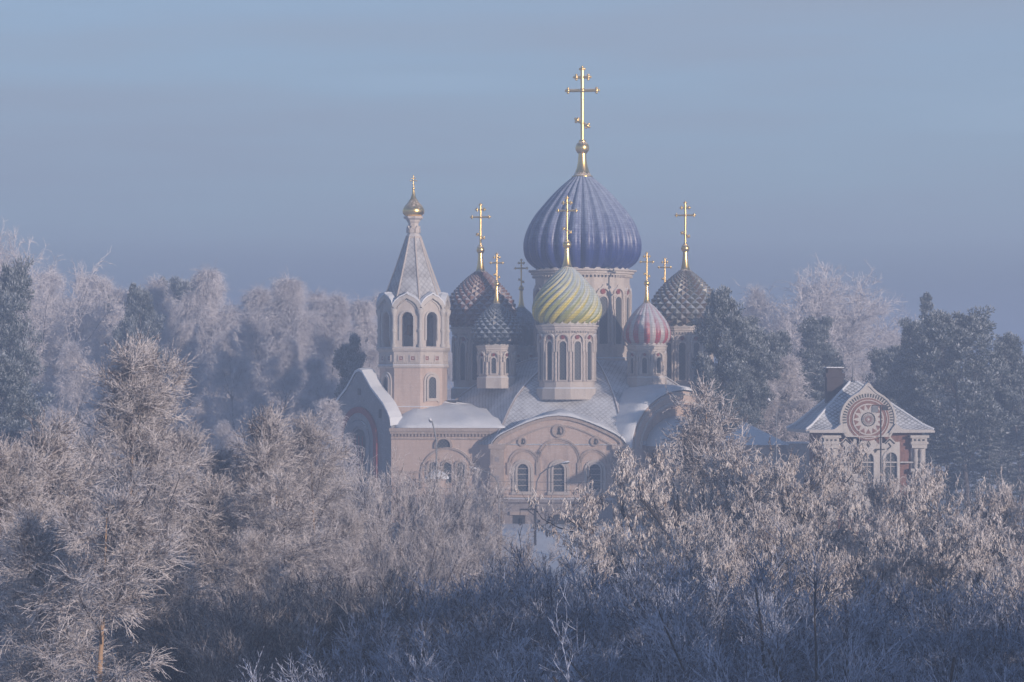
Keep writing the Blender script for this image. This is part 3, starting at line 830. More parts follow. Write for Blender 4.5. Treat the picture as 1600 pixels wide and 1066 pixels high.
    for k in range(8):
        a0 = o + k * PI / 4; a1 = a0 + PI / 4; n = 6
        for i in range(n):
            t0, t1 = i / n, (i + 1) / n; ra, rb_ = r0 + (r1 - r0) * t0 - .04 * math.sin(PI * t0), r0 + (r1 - r0) * t1 - .04 * math.sin(PI * t1); za, zb = z0 + (z1 - z0) * t0, z0 + (z1 - z0) * t1
            ra /= math.cos(PI / 8); rb_ /= math.cos(PI / 8)
            sp.add([(ra * math.cos(a0), ra * math.sin(a0), za), (ra * math.cos(a1), ra * math.sin(a1), za), (rb_ * math.cos(a1), rb_ * math.sin(a1), zb), (rb_ * math.cos(a0), rb_ * math.sin(a0), zb)], [(0, 1, 2, 3)], 0,
                   [((-ra * .38, za), (ra * .38, za), (rb_ * .38, zb), (-rb_ * .38, zb))])
    s = sp.build('spire', 'tenttile', t)
    rbm = MB()
    for k in range(8):
        a0 = o + k * PI / 4
        rbm.tube([((r0 + (r1 - r0) * q / 6 - .04 * math.sin(PI * q / 6)) / math.cos(PI / 8) * math.cos(a0), (r0 + (r1 - r0) * q / 6 - .04 * math.sin(PI * q / 6)) / math.cos(PI / 8) * math.sin(a0), z0 + (z1 - z0) * q / 6 + .02) for q in range(7)], .09, 6)
    rbm.build('spire_rib', 'trim', t)
    nk = MB()
    nk.lathe([(.72, 27.4), (.74, 27.6), (.62, 27.75), (.5, 27.9), (.48, 28.8), (.6, 28.95), (.66, 29.1), (.92, 29.25), (.92, 29.42), (.6, 29.45)], 8, off=o, smooth=False)
    for k in range(8):
        f = Frame((.55 * math.sin(rad(45 * k)), -.55 * math.cos(rad(45 * k))), 45 * k)
        plate(nk, f, [(-.2, 27.9), (.2, 27.9), (.2, 28.25), (0, 28.55), (-.2, 28.25)], -.1, .08)
    nk.build('lantern_neck', 'trim', t)
    d = MB()
    d.lathe([(.62, 29.42), (.8, 29.5), (.95, 29.65), (1.02, 29.85), (1.0, 30.05), (.88, 30.3), (.68, 30.55), (.46, 30.8), (.28, 31.1), (.17, 31.4), (.11, 31.75), (.08, 31.95)], 28)
    c = d.build('gilded_cupola', 'gold', t)
    mc = MB()
    mc.sphere((0, 0, 32.0), .14, 10); mc.tube([(0, 0, 32.0), (0, 0, 33.15)], .04, 6)
    for z, h in ((32.95, .12), (32.72, .26)):
        mc.tube([(-h, 0, z), (h, 0, z)], .04, 6); mc.sphere((h, 0, z), .07, 6); mc.sphere((-h, 0, z), .07, 6)
    mc.tube([(-.13, 0, 32.42), (.13, 0, 32.30)], .035, 6); mc.sphere((0, 0, 33.18), .07, 6)
    mc.build('cross', 'gold', t)
    # the bells hang in the openings and are things of their own
    return TU, TV
TU, TV = tower()
def loc2w(u, v, z=0.0):
    a = rad(PHI); return (C0[0] + u * math.cos(a) - v * math.sin(a), C0[1] + u * math.sin(a) + v * math.cos(a), z)
def bell(u, v, z, s, lab):
    mb = MB()
    mb.lathe([(.62 * s, 0), (.60 * s, .08 * s), (.48 * s, .25 * s), (.38 * s, .55 * s), (.34 * s, .8 * s), (.24 * s, .95 * s), (.06 * s, 1.0 * s)], 20)
    mb.tube([(0, 0, .95 * s), (0, 0, 20.12 - z)], .05, 6)
    mb.tube([(0, 0, .8 * s), (0, 0, -.05)], .03, 6); mb.sphere((0, 0, -.06), .09, 8)
    o = mb.build('bell', 'bronze', None, loc2w(u, v, z)); tag(o, lab, 'bell', 'bells in the bell tower')
bell(TU, TV - 1.6, 18.5, .95, 'large bronze bell hanging in the front opening of the bell tower')
bell(TU + 1.15, TV - 1.15, 18.9, .7, 'smaller bronze bell hanging in the right-hand opening of the bell tower')
# ------------------------------------------------------------------ gatehouse on the right
def gatehouse():
    Y = 262.0; s = 2e-4 * Y
    cx = (1353 - 800) * s; g0 = 1.0
    root = empty('gatehouse', (cx, Y, 0), rad(4))
    tag(root, 'ornate red and white gatehouse with round sunburst gable and hipped roof, right of the church', 'gatehouse')
    def Zp(py): return CAM_Z + (600 - py) * s
    def A(px): return (px - 1353) * s
    fr = Frame((0, 0), 0)
    W0, W1, D = A(1287), A(1444), 8.0
    EZ = Zp(676)
    mb = MB(); mb.box(W0 + .1, W1 - .1, .1, D, 0, EZ)
    wall = mb.build('wall', 'brickred', root)
    # roof: flared hip
    rx0, rx1, ry0, ry1 = A(1256), A(1457), -.75, D + 1.2
    pz = Zp(597); px_ = A(1343)
    rm = MB()
    lv = [(0, 0.0), (.14, .10), (.3, .27), (.65, .64), (1.0, 1.0)]
    def ring(t): return [(rx0 + (px_ - .3 - rx0) * t, ry0 + (2.9 - ry0) * t), (rx1 + (px_ + .3 - rx1) * t, ry0 + (2.9 - ry0) * t), (rx1 + (px_ + .3 - rx1) * t, ry1 + (3.6 - ry1) * t), (rx0 + (px_ - .3 - rx0) * t, ry1 + (3.6 - ry1) * t)]
    for (t0, h0), (t1, h1) in zip(lv, lv[1:]):
        r0, r1 = ring(t0), ring(t1); z0 = EZ + .25 + (pz - EZ - .25) * h0; z1 = EZ + .25 + (pz - EZ - .25) * h1
        for k in range(4):
            a, b, c, d = r0[k], r0[(k + 1) % 4], r1[(k + 1) % 4], r1[k]
            if k % 2 == 0: uv = ((a[0], t0 * 7), (b[0], t0 * 7), (c[0], t1 * 7), (d[0], t1 * 7))
            else: uv = ((a[1], t0 * 7), (b[1], t0 * 7), (c[1], t1 * 7), (d[1], t1 * 7))
            rm.add([(a[0], a[1], z0), (b[0], b[1], z0), (c[0], c[1], z1), (d[0], d[1], z1)], [(0, 1, 2, 3)], 0, [uv])
    rm.add([(x, y, EZ + .0) for x, y in ring(0)] + [(x, y, EZ + .25) for x, y in ring(0)], [(0, 3, 2, 1), (0, 1, 5, 4), (1, 2, 6, 5), (2, 3, 7, 6), (3, 0, 4, 7)], 1)
    roof = rm.build('roof', ['gatetile', 'white'], root)
    e = MB()
    r0 = ring(0)
    for k in range(4):
        pts = []
        for t, h in lv: q = ring(t)[k]; pts.append((q[0], q[1], EZ + .3 + (pz - EZ - .25) * h))
        e.tube(pts, .10, 6)
    e.build('ridge_snow', 'snow', roof)
    ch = MB(); c0, c1 = A(1302), A(1328)
    ch.box(c0, c1, 3.2, 4.4, EZ, Zp(585)); ch.box(c0 - .12, c1 + .12, 3.08, 4.52, Zp(589), Zp(583)); ch.box(c0 + .1, c1 - .1, 3.3, 4.3, Zp(583), Zp(576)); ch.box(c0 - .05, c1 + .05, 3.15, 4.45, Zp(576), Zp(574.5))
    chm = ch.build('chimney', 'chimney', roof)
    cs = MB(); cs.box(c0 - .05, c1 + .05, 3.15, 4.45, Zp(574.4), Zp(573)); cs.build('chimney_snow', 'snow', roof)
    fi = MB(); fi.lathe([(.22, pz - .1), (.16, pz + .12), (.07, pz + .2), (.14, pz + .35), (.04, pz + .5), (.03, pz + 1.4), (.005, pz + 1.7)], 8, px_, 3.2); fi.build('roof_finial', 'metal', roof)
    # round gable: stacked rings
    gz = Zp(655); R = 2.2; fo = .95
    f = Frame((0, -fo), 0)
    def ogee(r, tip):
        p = []
        for i in range(41):
            t = -38 + (256) * i / 40; a = rad(t)
            x, z = r * math.cos(a), r * math.sin(a)
            k = math.exp(-((t - 90) / 13.0) ** 2); p.append((x * (1 - .25 * k) if abs(t - 90) > 1 else 0, gz + z + tip * k))
        return p
    g = MB()
    plate(g, f, ogee(R, .62), -.6, 0)
    plate(g, f, ogee(R + .12, .70), -.6, .1, holes=[ogee(R - .04, .55)])
    gab = g.build('round_gable', 'white', root)
    d = MB()
    for i in range(31):
        t = rad(-8 + 196 * i / 30); c, s_ = math.cos(t), math.sin(t); r0_, r1_ = R - .40, R - .10; hw = .055
        plate(d, f, [(r0_ * c - hw * s_, gz + r0_ * s_ + hw * c), (r0_ * c + hw * s_, gz + r0_ * s_ - hw * c), (r1_ * c + hw * s_, gz + r1_ * s_ - hw * c), (r1_ * c - hw * s_, gz + r1_ * s_ + hw * c)], 0, .03)
    d.build('gable_notch', 'dark', gab)
    q = MB()
    plate(q, f, circ(0, gz, 1.74, 40), 0, .05, mi=0)
    plate(q, f, circ(0, gz, 1.60, 40), .05, .10, holes=[circ(0, gz, 1.53, 40)], mi=1)
    plate(q, f, circ(0, gz, 1.29, 40), .05, .12, mi=1)
    for i in range(14):
        t = 2 * PI * (i + .5) / 14; ra, rb_ = .78, 1.19
        plate(q, f, [(ra * math.cos(t), gz + ra * math.sin(t)), (rb_ * math.cos(t + .19), gz + rb_ * math.sin(t + .19)), (rb_ * math.cos(t - .19), gz + rb_ * math.sin(t - .19))][::-1], .12, .14, mi=0)
    plate(q, f, circ(0, gz, .58, 28), .12, .17, holes=[circ(0, gz, .5, 28)], mi=2)
    plate(q, f, circ(0, gz, .43, 28), .12, .17, mi=3)
    plate(q, f, circ(0, gz, .26, 20), .17, .19, holes=[circ(0, gz, .17, 20)], mi=0)
    plate(q, f, circ(0, gz, .09, 12), .17, .2, mi=1)
    q.build('sunburst_rosette', ['brickred', 'white', 'dark', 'plinth'], gab)
    # eave snow brackets sweeping into the gable
    b = MB()
    for sx in (-1, 1):
        x0 = sx * (R + .15); x1 = W0 - 1.4 if sx < 0 else W1 + .7
        vv = [f(x0 * .72, EZ - .0, .25), f(x0 * .95, EZ + .75, .25), f(x0 * 1.2, EZ + .3, .25), f(x1, EZ + .18, .25), f(x1, EZ + .02, .25)]
        vb = [v + Vector((0, 1.4, 0)) for v in vv]
        n = 5; b.add(vv + vb, [tuple(range(5)), (9, 8, 7, 6, 5)] + [(i, (i + 1) % n, (i + 1) % n + n, i + n) for i in range(n)])
    b.build('eave', 'white', root)
    # facade panel: white masonry with arches, diamonds and zigzags
    fw = Frame((0, -.42), 0)
    zt, zb = Zp(705), Zp(750); k = MB()
    x0, x1 = A(1318), A(1404)
    wz0 = Zp(752)
    arches = [arch(A(c), wz0, .47, Zp(716)) for c in (1353, 1390)]
    top = [(x1, Zp(698)), (A(1404), Zp(690)), (A(1397), Zp(690)), (A(1389), Zp(682)), (A(1380), Zp(692)), (A(1376), Zp(692)), (A(1376), Zp(684)), (A(1372), Zp(684)), (A(1372), Zp(694)), (A(1365), Zp(690)), (A(1354), Zp(676)), (A(1342), Zp(690)), (A(1336), Zp(694)), (A(1336), Zp(684)), (A(1332), Zp(684)), (A(1330), Zp(692)), (A(1326), Zp(692)), (A(1319), Zp(683)), (A(1311), Zp(691)), (x0, Zp(698))]
    plate(k, fw, [(x0, zb - 3), (x1, zb - 3)] + top, .0, .22, holes=arches)
    for a in (1353, 1390): plate(k, fw, ring_half(A(a), Zp(716), .50, .68, 12, leg=1.6), .2, .32)
    k.box(A(1300), A(1425), -.7, -.1, Zp(723), Zp(721)); 
    plate(k, fw, [(A(1354), Zp(676)), (A(1338), Zp(694)), (A(1354), Zp(712)), (A(1370), Zp(694))], .2, .42)
    pn = k.build('facade_panel', 'white', root)
    z = MB()
    plate(z, fw, [(A(1354), Zp(688)), (A(1350.5), Zp(694)), (A(1354), Zp(700)), (A(1357.5), Zp(694))], .40, .45)
    for a, b_ in ((1325, 1343), (1363, 1380)): z.box(A(a), A(b_), -.80, -.6, Zp(702.5), Zp(701))
    for a in (1366, 1341):
        plate(z, fw, [(A(a - 3), Zp(702)), (A(a), Zp(707)), (A(a + 3), Zp(702))], .2, .34)
    for pts in ([(1381, 693), (1388, 686), (1396, 693)], [(1312, 693), (1319, 686), (1326, 693)], [(1384, 702), (1390, 697), (1386, 692)]):
        for p, r_ in zip(pts, pts[1:]):
            z.tube([(A(p[0]), -.66, Zp(p[1])), (A(r_[0]), -.66, Zp(r_[1]))], .06, 4)
    z.build('dark_inlay', 'dark', pn)
    for a in (1353, 1390, 1322):
        wd = MB(); plate(wd, fw, arch(A(a), wz0, .46, Zp(716)), .0, .06, mi=0, uv=True)
        wd.box(A(a) - .03, A(a) + .03, -.52, -.47, wz0, Zp(708), 1); wd.box(A(a) - .44, A(a) + .44, -.52, -.47, Zp(729), Zp(728), 1)
        wd.build('window', ['glass', 'trim'], root)
    # corner columns with beads
    for xa in (1425.5, 1287):
        c = MB(); x0 = A(xa); x1 = A(xa + 19)
        c.box(x0 - .1, x1 + .15, -.55, .6, Zp(700), Zp(684)); c.box(x0 - .2, x1 + .25, -.65, .6, Zp(694), Zp(690)); c.box(x0 - .25, x1 + .3, -.7, .6, Zp(684), Zp(680))
        for u in (.25, .75):
            xx = x0 + (x1 - x0) * u
            c.lathe([(.17, Zp(732)), (.17, Zp(722)), (.23, Zp(720)), (.23, Zp(716)), (.17, Zp(714)), (.17, Zp(706)), (.24, Zp(701))], 10, xx, -.28)
        c.box(x0 - .1, x1 + .1, -.1, .6, Zp(732), Zp(700)); c.box(x0 - .2, x1 + .2, -.6, .6, Zp(738), Zp(732)); c.box(x0 - .05, x1 + .05, -.45, .6, 0, Zp(738))
        col = c.build('corner_column', 'white', root)
        dd = MB()
        for u in (.15, .5, .85): dd.box(x0 + (x1 - x0) * u - .09, x0 + (x1 - x0) * u + .09, -.58, -.54, Zp(689), Zp(686))
        dd.build('dark_inlay', 'dark', col)
    return root
gatehouse()

# low annexes right of the church
def annex():
    Y = 275.0; s = 2e-4 * Y
    def Z(py): return CAM_Z + (600 - py) * s
    root = empty('annex', ((1182 - 800) * s, Y, 0)); tag(root, 'low annex with a snow-covered pyramid roof right of the church', 'annex')
    mb = MB(); mb.box(-2.6, 2.2, 0, 5, 0, Z(694)); mb.build('wall', 'trim', root)
    r = MB(); pk = (-.9, 2.2, Z(661)); c = [(-3.4, -.7, Z(695)), (2.7, -.7, Z(695)), (2.7, 5.6, Z(695)), (-3.4, 5.6, Z(695))]
    r.add(c + [pk], [(0, 1, 4), (1, 2, 4), (2, 3, 4), (3, 0, 4), (3, 2, 1, 0)])
    r.tube([c[1], pk], .09, 6); r.tube([c[0], pk], .09, 6); r.build('roof', 'snow', root)
    root = empty('garden_wall', ((1222 - 800) * s, Y + 3, 0)); tag(root, 'pale boundary wall capped with snow between annex and gatehouse', 'wall')
    mb = MB(); mb.box(-1.4, 4.2, 0, .5, 0, Z(694)); mb.build('masonry', 'trim', root)
    mb = MB(); mb.box(-1.5, 4.3, -.1, .6, Z(694), Z(691)); mb.build('snow_cap', 'snow', root)
    # small gabled lantern behind the pines
    Y = 296.0; s = 2e-4 * Y
    root = empty('chapel', ((1128 - 800) * s, Y, 0)); tag(root, 'small chapel gable with snowy tent roof and gilded tip glimpsed behind the pines', 'chapel')
    mb = MB(); mb.lathe([(1.5, 0), (1.5, Z(604))], 8, smooth=False); mb.build('wall', 'trim', root)
    mb = MB(); mb.lathe([(1.8, Z(604)), (.9, Z(590)), (.12, Z(573))], 8, smooth=False); mb.build('roof', 'snow', root)
    mb = MB(); mb.sphere((0, 0, Z(572)), .2, 10); mb.tube([(0, 0, Z(572)), (0, 0, Z(560))], .05, 6)
    mb.sphere((1.1, -1.5, Z(600)), .24, 10); mb.tube([(1.1, -1.5, Z(603)), (1.1, -1.5, Z(586))], .06, 6); mb.build('gilded_tip', 'gold', root)
annex()

def turret():
    Y = 268.0; s = 2e-4 * Y
    root = empty('round_turret', ((683 - 800) * s, Y, 0)); tag(root, 'small round brick turret with a snow-capped conical roof before the wing', 'turret')
    z = CAM_Z - 148 * s
    mb = MB(); mb.lathe([(.68, 0), (.68, z - .3), (.76, z - .25), (.76, z - .1), (.85, z)], 20); mb.build('wall', 'wall', root)
    mb = MB(); mb.lathe([(1.0, z), (1.0, z + .12), (.8, z + .38), (.45, z + .62), (.05, z + .78)], 20); mb.build('roof', 'snow', root)
turret()

# ------------------------------------------------------------------ street furniture
def lamp(px_foot, px_head, py_head, py_bend, Y, label, hook=True, th=1.0):
    s = 2e-4 * Y; x, y, _ = at(px_foot, Y); gz = ground_z(x, y)
    root = empty('street_lamp', (x, y, gz)); tag(root, label, 'street lamp', 'street lamps before the church')
    zb = CAM_Z + (600 - py_bend) * s - gz; zh = CAM_Z + (600 - py_head) * s - gz; dx = (px_head - px_foot) * s
    mb = MB()
    mb.tube([(0, 0, 0), (0, 0, 1.2), (0, 0, 1.3), (0, 0, zb)], [.11 * th, .11 * th, .075 * th, .065 * th], 8); mb.build('pole', 'metal', root)
    mb = MB()
    if hook: pts = [(0, 0, zb), (dx * .03, 0, zb + (zh - zb) * .35), (dx * .14, 0, zb + (zh - zb) * .62), (dx * .35, 0, zb + (zh - zb) * .82), (dx * .8, 0, zh)]
    else: pts = [(0, 0, zb), (dx * .3, 0, zb + (zh - zb) * .4), (dx, 0, zh)]
    mb.tube(pts, .05 * th, 8); mb.build('arm', 'metal', root)
    mb = MB(); d = 1 if dx > 0 else -1
    L_ = .62 if hook else .25
    p = Vector((dx * .8, 0, zh)) if hook else Vector((dx, 0, zh))
    pr = [(0, .07), (.2, .13), (.5, .19), (.8, .17), (1, .05)]
    vv = []; n = 10
    for t, r in pr:
        for k in range(n):
            a = 2 * PI * k / n; vv.append((p.x + d * t * L_, .9 * r * math.cos(a), p.z + t * .12 + r * .62 * math.sin(a) * (1 if hook else 1.6)))
    mb.add(vv, [(i * n + k, i * n + (k + 1) % n, (i + 1) * n + (k + 1) % n, (i + 1) * n + k) for i in range(4) for k in range(n)] + [tuple(range(n)), tuple(range(4 * n, 5 * n))], smooth=True)
    h = mb.build('lamp_head', 'metal', root)
    vv2 = [(x_, y_ * .95, z_ + .03) for (x_, y_, z_) in vv]
    sn = MB(); sn.add(vv2, [(i * n + k, i * n + (k + 1) % n, (i + 1) * n + (k + 1) % n, (i + 1) * n + k) for i in range(4) for k in range(0, 5)], smooth=True); sn.build('snow_cap', 'snow', h)
lamp(682, 675, 658, 690, 243, 'tall straight street lamp with small head in front of the church wing', hook=False)
lamp(780, 737, 733, 768, 252, 'curved-arm street lamp with its head turned left before the front gable')
lamp(837, 888, 724, 768, 252, 'curved-arm street lamp with its head turned right before the front gable')
lamp(1213, 1204, 627, 640, 262, 'thin street lamp standing before the frosted trees between annex and gatehouse', hook=False, th=.6)
def lamp_box():
    Y = 246.0; s = 2e-4 * Y; x, y, _ = at(1376, Y); gz = ground_z(x, y)
    root = empty('floodlight_mast', (x, y, gz)); tag(root, 'slim dark mast with a floodlight and camera box in front of the gatehouse', 'mast')
    z = CAM_Z - 34 * s - gz
    mb = MB(); mb.tube([(0, 0, 0), (0, 0, z)], .06, 8); mb.build('pole', 'darkmetal', root)
    mb = MB(); mb.box(-.7, .5, -.04, .04, z, z + .08); mb.build('crossbar', 'darkmetal', root)
    mb = MB(); mb.box(-.72, -.2, -.12, .16, z - .52, z - .02); mb.box(-.66, -.26, -.15, -.12, z - .45, z - .1); mb.build('floodlight', 'metal', root)
    mb = MB(); mb.box(.1, .55, -.1, .12, z - .35, z - .02); mb.build('camera_box', 'darkmetal', root)
lamp_box()
def frame_():
    Y = 240.0; s = 2e-4 * Y; x, y, _ = at(836, Y); gz = ground_z(x, y)
    root = empty('lantern_gantry', (x, y, gz)); tag(root, 'dark angular metal gantry with a hanging lantern beside the snow bank', 'gantry')
    z = CAM_Z + (600 - 797) * s - gz; w_ = 24 * s
    mb = MB(); mb.box(-.1, .1, -.08, .08, 0, z); mb.build('post', 'darkmetal', root)
    mb = MB(); mb.box(-w_, .08, -.06, .06, z, z + .12); mb.tube([(-.1, 0, z - .35), (-.55, 0, z)], .04, 6); mb.build('crossbar', 'darkmetal', root)
    mb = MB(); mb.box(-w_, -w_ + .06, -.03, .03, z - .6, z); mb.lathe([(.05, z - 1.15), (.13, z - 1.05), (.16, z - .7), (.05, z - .6)], 8, -w_ + .03, 0); mb.build('lantern', 'darkmetal', root)
frame_()
def cable(p0, p1, sag, lab):
    mb = MB(); a, b = Vector(p0), Vector(p1)
    mb.tube([a.lerp(b, t / 24) - Vector((0, 0, sag * 4 * (t / 24) * (1 - t / 24))) for t in range(25)], .016, 4)
    tag(mb.build('cable', 'metal'), lab, 'cable', 'overhead cables before the church')
def utility(px, Y, top, lab):
    x, y, _ = at(px, Y); g = ground_z(x, y); zt = CAM_Z + (600 - top) * 2e-4 * Y - g
    root = empty('utility_pole', (x, y, g)); tag(root, lab, 'pole', 'utility poles')
    mb = MB(); mb.tube([(0, 0, 0), (0, 0, zt)], [.14, .1], 8); mb.build('pole', 'bark_pole', root)
    mb = MB(); mb.box(-.7, .7, -.05, .05, zt - .5, zt - .38); mb.build('crossarm', 'bark_pole', root)
    return x, y, g + zt
M['bark_pole'] = mat_bark('weathered_pole_wood', (0.12, 0.09, 0.075), 0.5)
u0 = utility(395, 222, 728, 'wooden utility pole among the frosted birches on the left')
u1 = utility(1120, 222, 742, 'wooden utility pole hidden among the frosted maples on the right')
for i, (dz, sg) in enumerate(((0, .35), (-.42, .5), (-.9, .55))):
    cable((u0[0], u0[1], u0[2] - .4 + dz), (u1[0], u1[1], u1[2] - .4 + dz), sg, ('topmost', 'middle', 'lowest')[i] + ' of the thin overhead cables crossing before the church windows')
def fence():
    x, y, _ = at(1596, 232); g = ground_z(x, y)
    root = empty('metal_fence', (x, y, g)); tag(root, 'low dark railing fence at the right edge behind the maples', 'fence')
    mb = MB()
    for z in (.4, 1.5): mb.box(-2.2, 3, -.03, .03, z, z + .08)
    mb.build('rail', 'darkmetal', root)
    for i in range(14):
        m = MB(); m.box(-2.2 + i * .38, -2.15 + i * .38, -.07, -.03, 0, 1.8); m.build('picket', 'darkmetal', root)
fence()
# ------------------------------------------------------------------ trees
def nrm(a): return a / (np.linalg.norm(a, axis=-1, keepdims=True) + 1e-9)
def grow(start, d, length, k, wob, trop, rng, r0, taper=0.35):
    """start [n,3], d [n,3], length [n] -> P [n,k+1,3], R [n,k+1]"""
    n = len(start); P = np.zeros((n, k + 1, 3)); P[:, 0] = start; d = nrm(d)
    for i in range(k):
        d = nrm(d + rng.normal(0, wob, (n, 3)) + np.array([0, 0, 1.0]) * (trop if np.isscalar(trop) else trop[:, None]) * ((i + 1) / k))
        P[:, i + 1] = P[:, i] + d * (length / k)[:, None]
    t = np.linspace(0, 1, k + 1)[None]
    R = np.asarray(r0)[:, None] * (1 - (1 - taper) * t)
    return P, R
def sprout(P, R, num, t0, t1, ang, asd, rng, up=0.0, tpow=1.0):
    """num children for each parent -> start, dir, t, parent index, parent radius there"""
    n, kk, _ = P.shape; k = kk - 1
    idx = np.repeat(np.arange(n), num); m = len(idx)
    t = t0 + (t1 - t0) * rng.random(m) ** tpow
    f = np.clip(t * k, 0, k - 1e-4); i = f.astype(int); q = (f - i)[:, None]
    a, b = P[idx, i], P[idx, i + 1]
    s = a + (b - a) * q; tan = nrm(b - a)
    rnd = nrm(rng.normal(0, 1, (m, 3))); perp = nrm(np.cross(tan, rnd))
    an = np.radians(rng.normal(ang, asd, m))[:, None]
    d = tan * np.cos(an) + perp * np.sin(an); d[:, 2] += up
    rr = R[idx, i] * (1 - q[:, 0]) + R[idx, i + 1] * q[:, 0]
    return s, nrm(d), t, idx, rr
def tubes(P, R, S=3):
    n, kk, _ = P.shape
    T = np.zeros_like(P); T[:, 1:-1] = P[:, 2:] - P[:, :-2]; T[:, 0] = P[:, 1] - P[:, 0]; T[:, -1] = P[:, -1] - P[:, -2]; T = nrm(T)
    ref = np.tile(np.array([0.31, 0.72, 0.2]), (n, 1))[:, None, :]; ref = ref + 0 * T
    bad = np.abs((nrm(ref) * T).sum(-1)) > .93
    ref[bad] = (1, 0, .1)
    A = nrm(np.cross(T, ref)); B = np.cross(T, A)
    c = 2 * np.pi * np.arange(S) / S
    V = P[:, :, None, :] + R[:, :, None, None] * (A[:, :, None, :] * np.cos(c)[None, None, :, None] + B[:, :, None, :] * np.sin(c)[None, None, :, None])
    base = (np.arange(n) * kk * S)[:, None, None]; i = np.arange(kk - 1)[None, :, None] * S; s = np.arange(S)[None, None, :]; s2 = (s + 1) % S
    F = np.stack([base + i + s, base + i + s2, base + i + S + s2, base + i + S + s], -1).reshape(-1, 4)
    return V.reshape(-1, 3), F
def mesh_np(name, parts, mat, smooth=True, attr=None):
    Vs, Fs, o = [], [], 0
    for v, f in parts: Vs.append(v); Fs.append(f + o); o += len(v)
    V = np.concatenate(Vs); F = np.concatenate(Fs)
    me = bpy.data.meshes.new(name); m = F.shape[1]
    me.vertices.add(len(V)); me.vertices.foreach_set('co', V.astype(np.float32).ravel())
    me.loops.add(F.size); me.loops.foreach_set('vertex_index', F.astype(np.int32).ravel())
    me.polygons.add(len(F)); me.polygons.foreach_set('loop_start', np.arange(0, F.size, m, dtype=np.int32)); me.polygons.foreach_set('loop_total', np.full(len(F), m, dtype=np.int32))
    me.polygons.foreach_set('use_smooth', np.full(len(F), smooth))
    me.update(calc_edges=True)
    if attr is not None:
        a = me.attributes.new('frost', 'FLOAT', 'FACE'); a.data.foreach_set('value', attr.astype(np.float32))
    me.materials.append(M[mat] if isinstance(mat, str) else mat)
    return me
M['bark'] = mat_bark('dark_bark', (0.055, 0.04, 0.035), 0.5)
M['bark_bare'] = mat_bark('bare_dark_bark', (0.03, 0.024, 0.024), 0.08)
M['birchbark'] = mat_bark('birch_bark', (0.42, 0.27, 0.16), 0.35)
M['twig'] = mat_twig('rime_on_birch_twigs', (0.80, 0.75, 0.75), (0.10, 0.07, 0.065), .41, .54)
M['twig_tan'] = mat_twig('rime_on_maple_keys', (0.82, 0.76, 0.73), (0.24, 0.16, 0.125), .37, .52)
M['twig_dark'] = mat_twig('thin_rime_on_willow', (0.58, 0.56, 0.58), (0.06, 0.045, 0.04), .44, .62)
M['twig_shaded'] = mat_twig('shade_blue_willow_rime', (0.54, 0.59, 0.74), (0.04, 0.04, 0.06), .42, .55)  # rimed rods with the thicket's blue shade put into their colour
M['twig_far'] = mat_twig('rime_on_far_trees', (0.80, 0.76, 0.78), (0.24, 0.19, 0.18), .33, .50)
M['needles'] = mat_needles('pine_needles', (0.018, 0.032, 0.026), (0.62, 0.66, 0.70))

def L_(*a): return np.array(a, float)
def make_birch(seed, H=15, W=3.6, fine=1.0, droop=-.35, tw=.011, base=.12, top_up=1.0, narrow=1.0, trunk_mat='birchbark', crown_mat='twig', stems=1, n1=46, up1=.12, cone=False):
    rng = np.random.default_rng(seed)
    st = np.zeros((stems, 3)); st[:, :2] = rng.normal(0, .22 * (stems > 1), (stems, 2))
    d0 = np.tile([0, 0, 1.0], (stems, 1)); 
    if stems > 1: d0[:, :2] = rng.normal(0, .22, (stems, 2))
    P0, R0 = grow(st, d0, np.full(stems, H) * rng.uniform(.82, 1, stems) if stems > 1 else np.full(1, H), 14, .012, .03, rng, np.full(stems, H * .0105 + .02), .12)
    s, d, t, i, r = sprout(P0, R0, n1 // stems, base, .97, 40 if cone else 50, 12, rng, up=.10)
    ln = W * narrow * (0.25 + 1.15 * np.sin(np.pi * np.clip((t - base * .3) / (1.02 - base * .3), 0, 1)) ** .9 * (1 - .35 * t)) * rng.uniform(.7, 1.2, len(t))
    if cone: ln = W * narrow * (.28 + 1.75 * (1 - t) ** .75 * np.clip(t / .2, .5, 1)) * rng.uniform(.5, 1.25, len(t))
    ln = np.maximum(ln, .06 * H * (1 - .5 * t))
    P1, R1 = grow(s, d, ln, 8, .13, up1 * top_up, rng, np.clip(r * .42, .012, .08), .25)
    s, d, t, i, r = sprout(P1, R1, int(11 * fine), .06, 1.0, 46, 14, rng, up=.05)
    P2, R2 = grow(s, d, ln[i] * .52 * rng.uniform(.4, 1.25, len(t)) * (1 - .5 * t) + .2, 6, .10, .04 + droop * .3, rng, np.clip(r * .5, .009, .03), .4)
    L2 = ln[i] * .42
    s, d, t, i2, r = sprout(P2, R2, int(8 * fine), .05, 1.0, 36, 14, rng)
    dr = droop * np.clip(1.5 - 1.9 * s[:, 2] / H, -.6, 1.2)
    P3, R3 = grow(s, d, rng.uniform(.35, 1.15, len(t)) * (.5 + W * .13), 3, .14, dr, rng, np.full(len(t), tw * 1.35), .7)
    s, d, t, i3, r = sprout(P3, R3, 2, .15, .9, 28, 10, rng)
    P4, R4 = grow(s, d, rng.uniform(.16, .45, len(t)) * (.5 + W * .13), 2, .13, dr[i3] * .8, rng, np.full(len(t), tw), .75)
    trunk = mesh_np('trunk', [tubes(P0, R0, 8)], trunk_mat)
    limbs = mesh_np('limb', [tubes(P1, R1 * 1.25, 5)], 'bark')
    crown = mesh_np('crown', [tubes(P2, R2, 3), tubes(P3, R3, 3), tubes(P4, R4, 3)], crown_mat)
    return trunk, limbs, crown
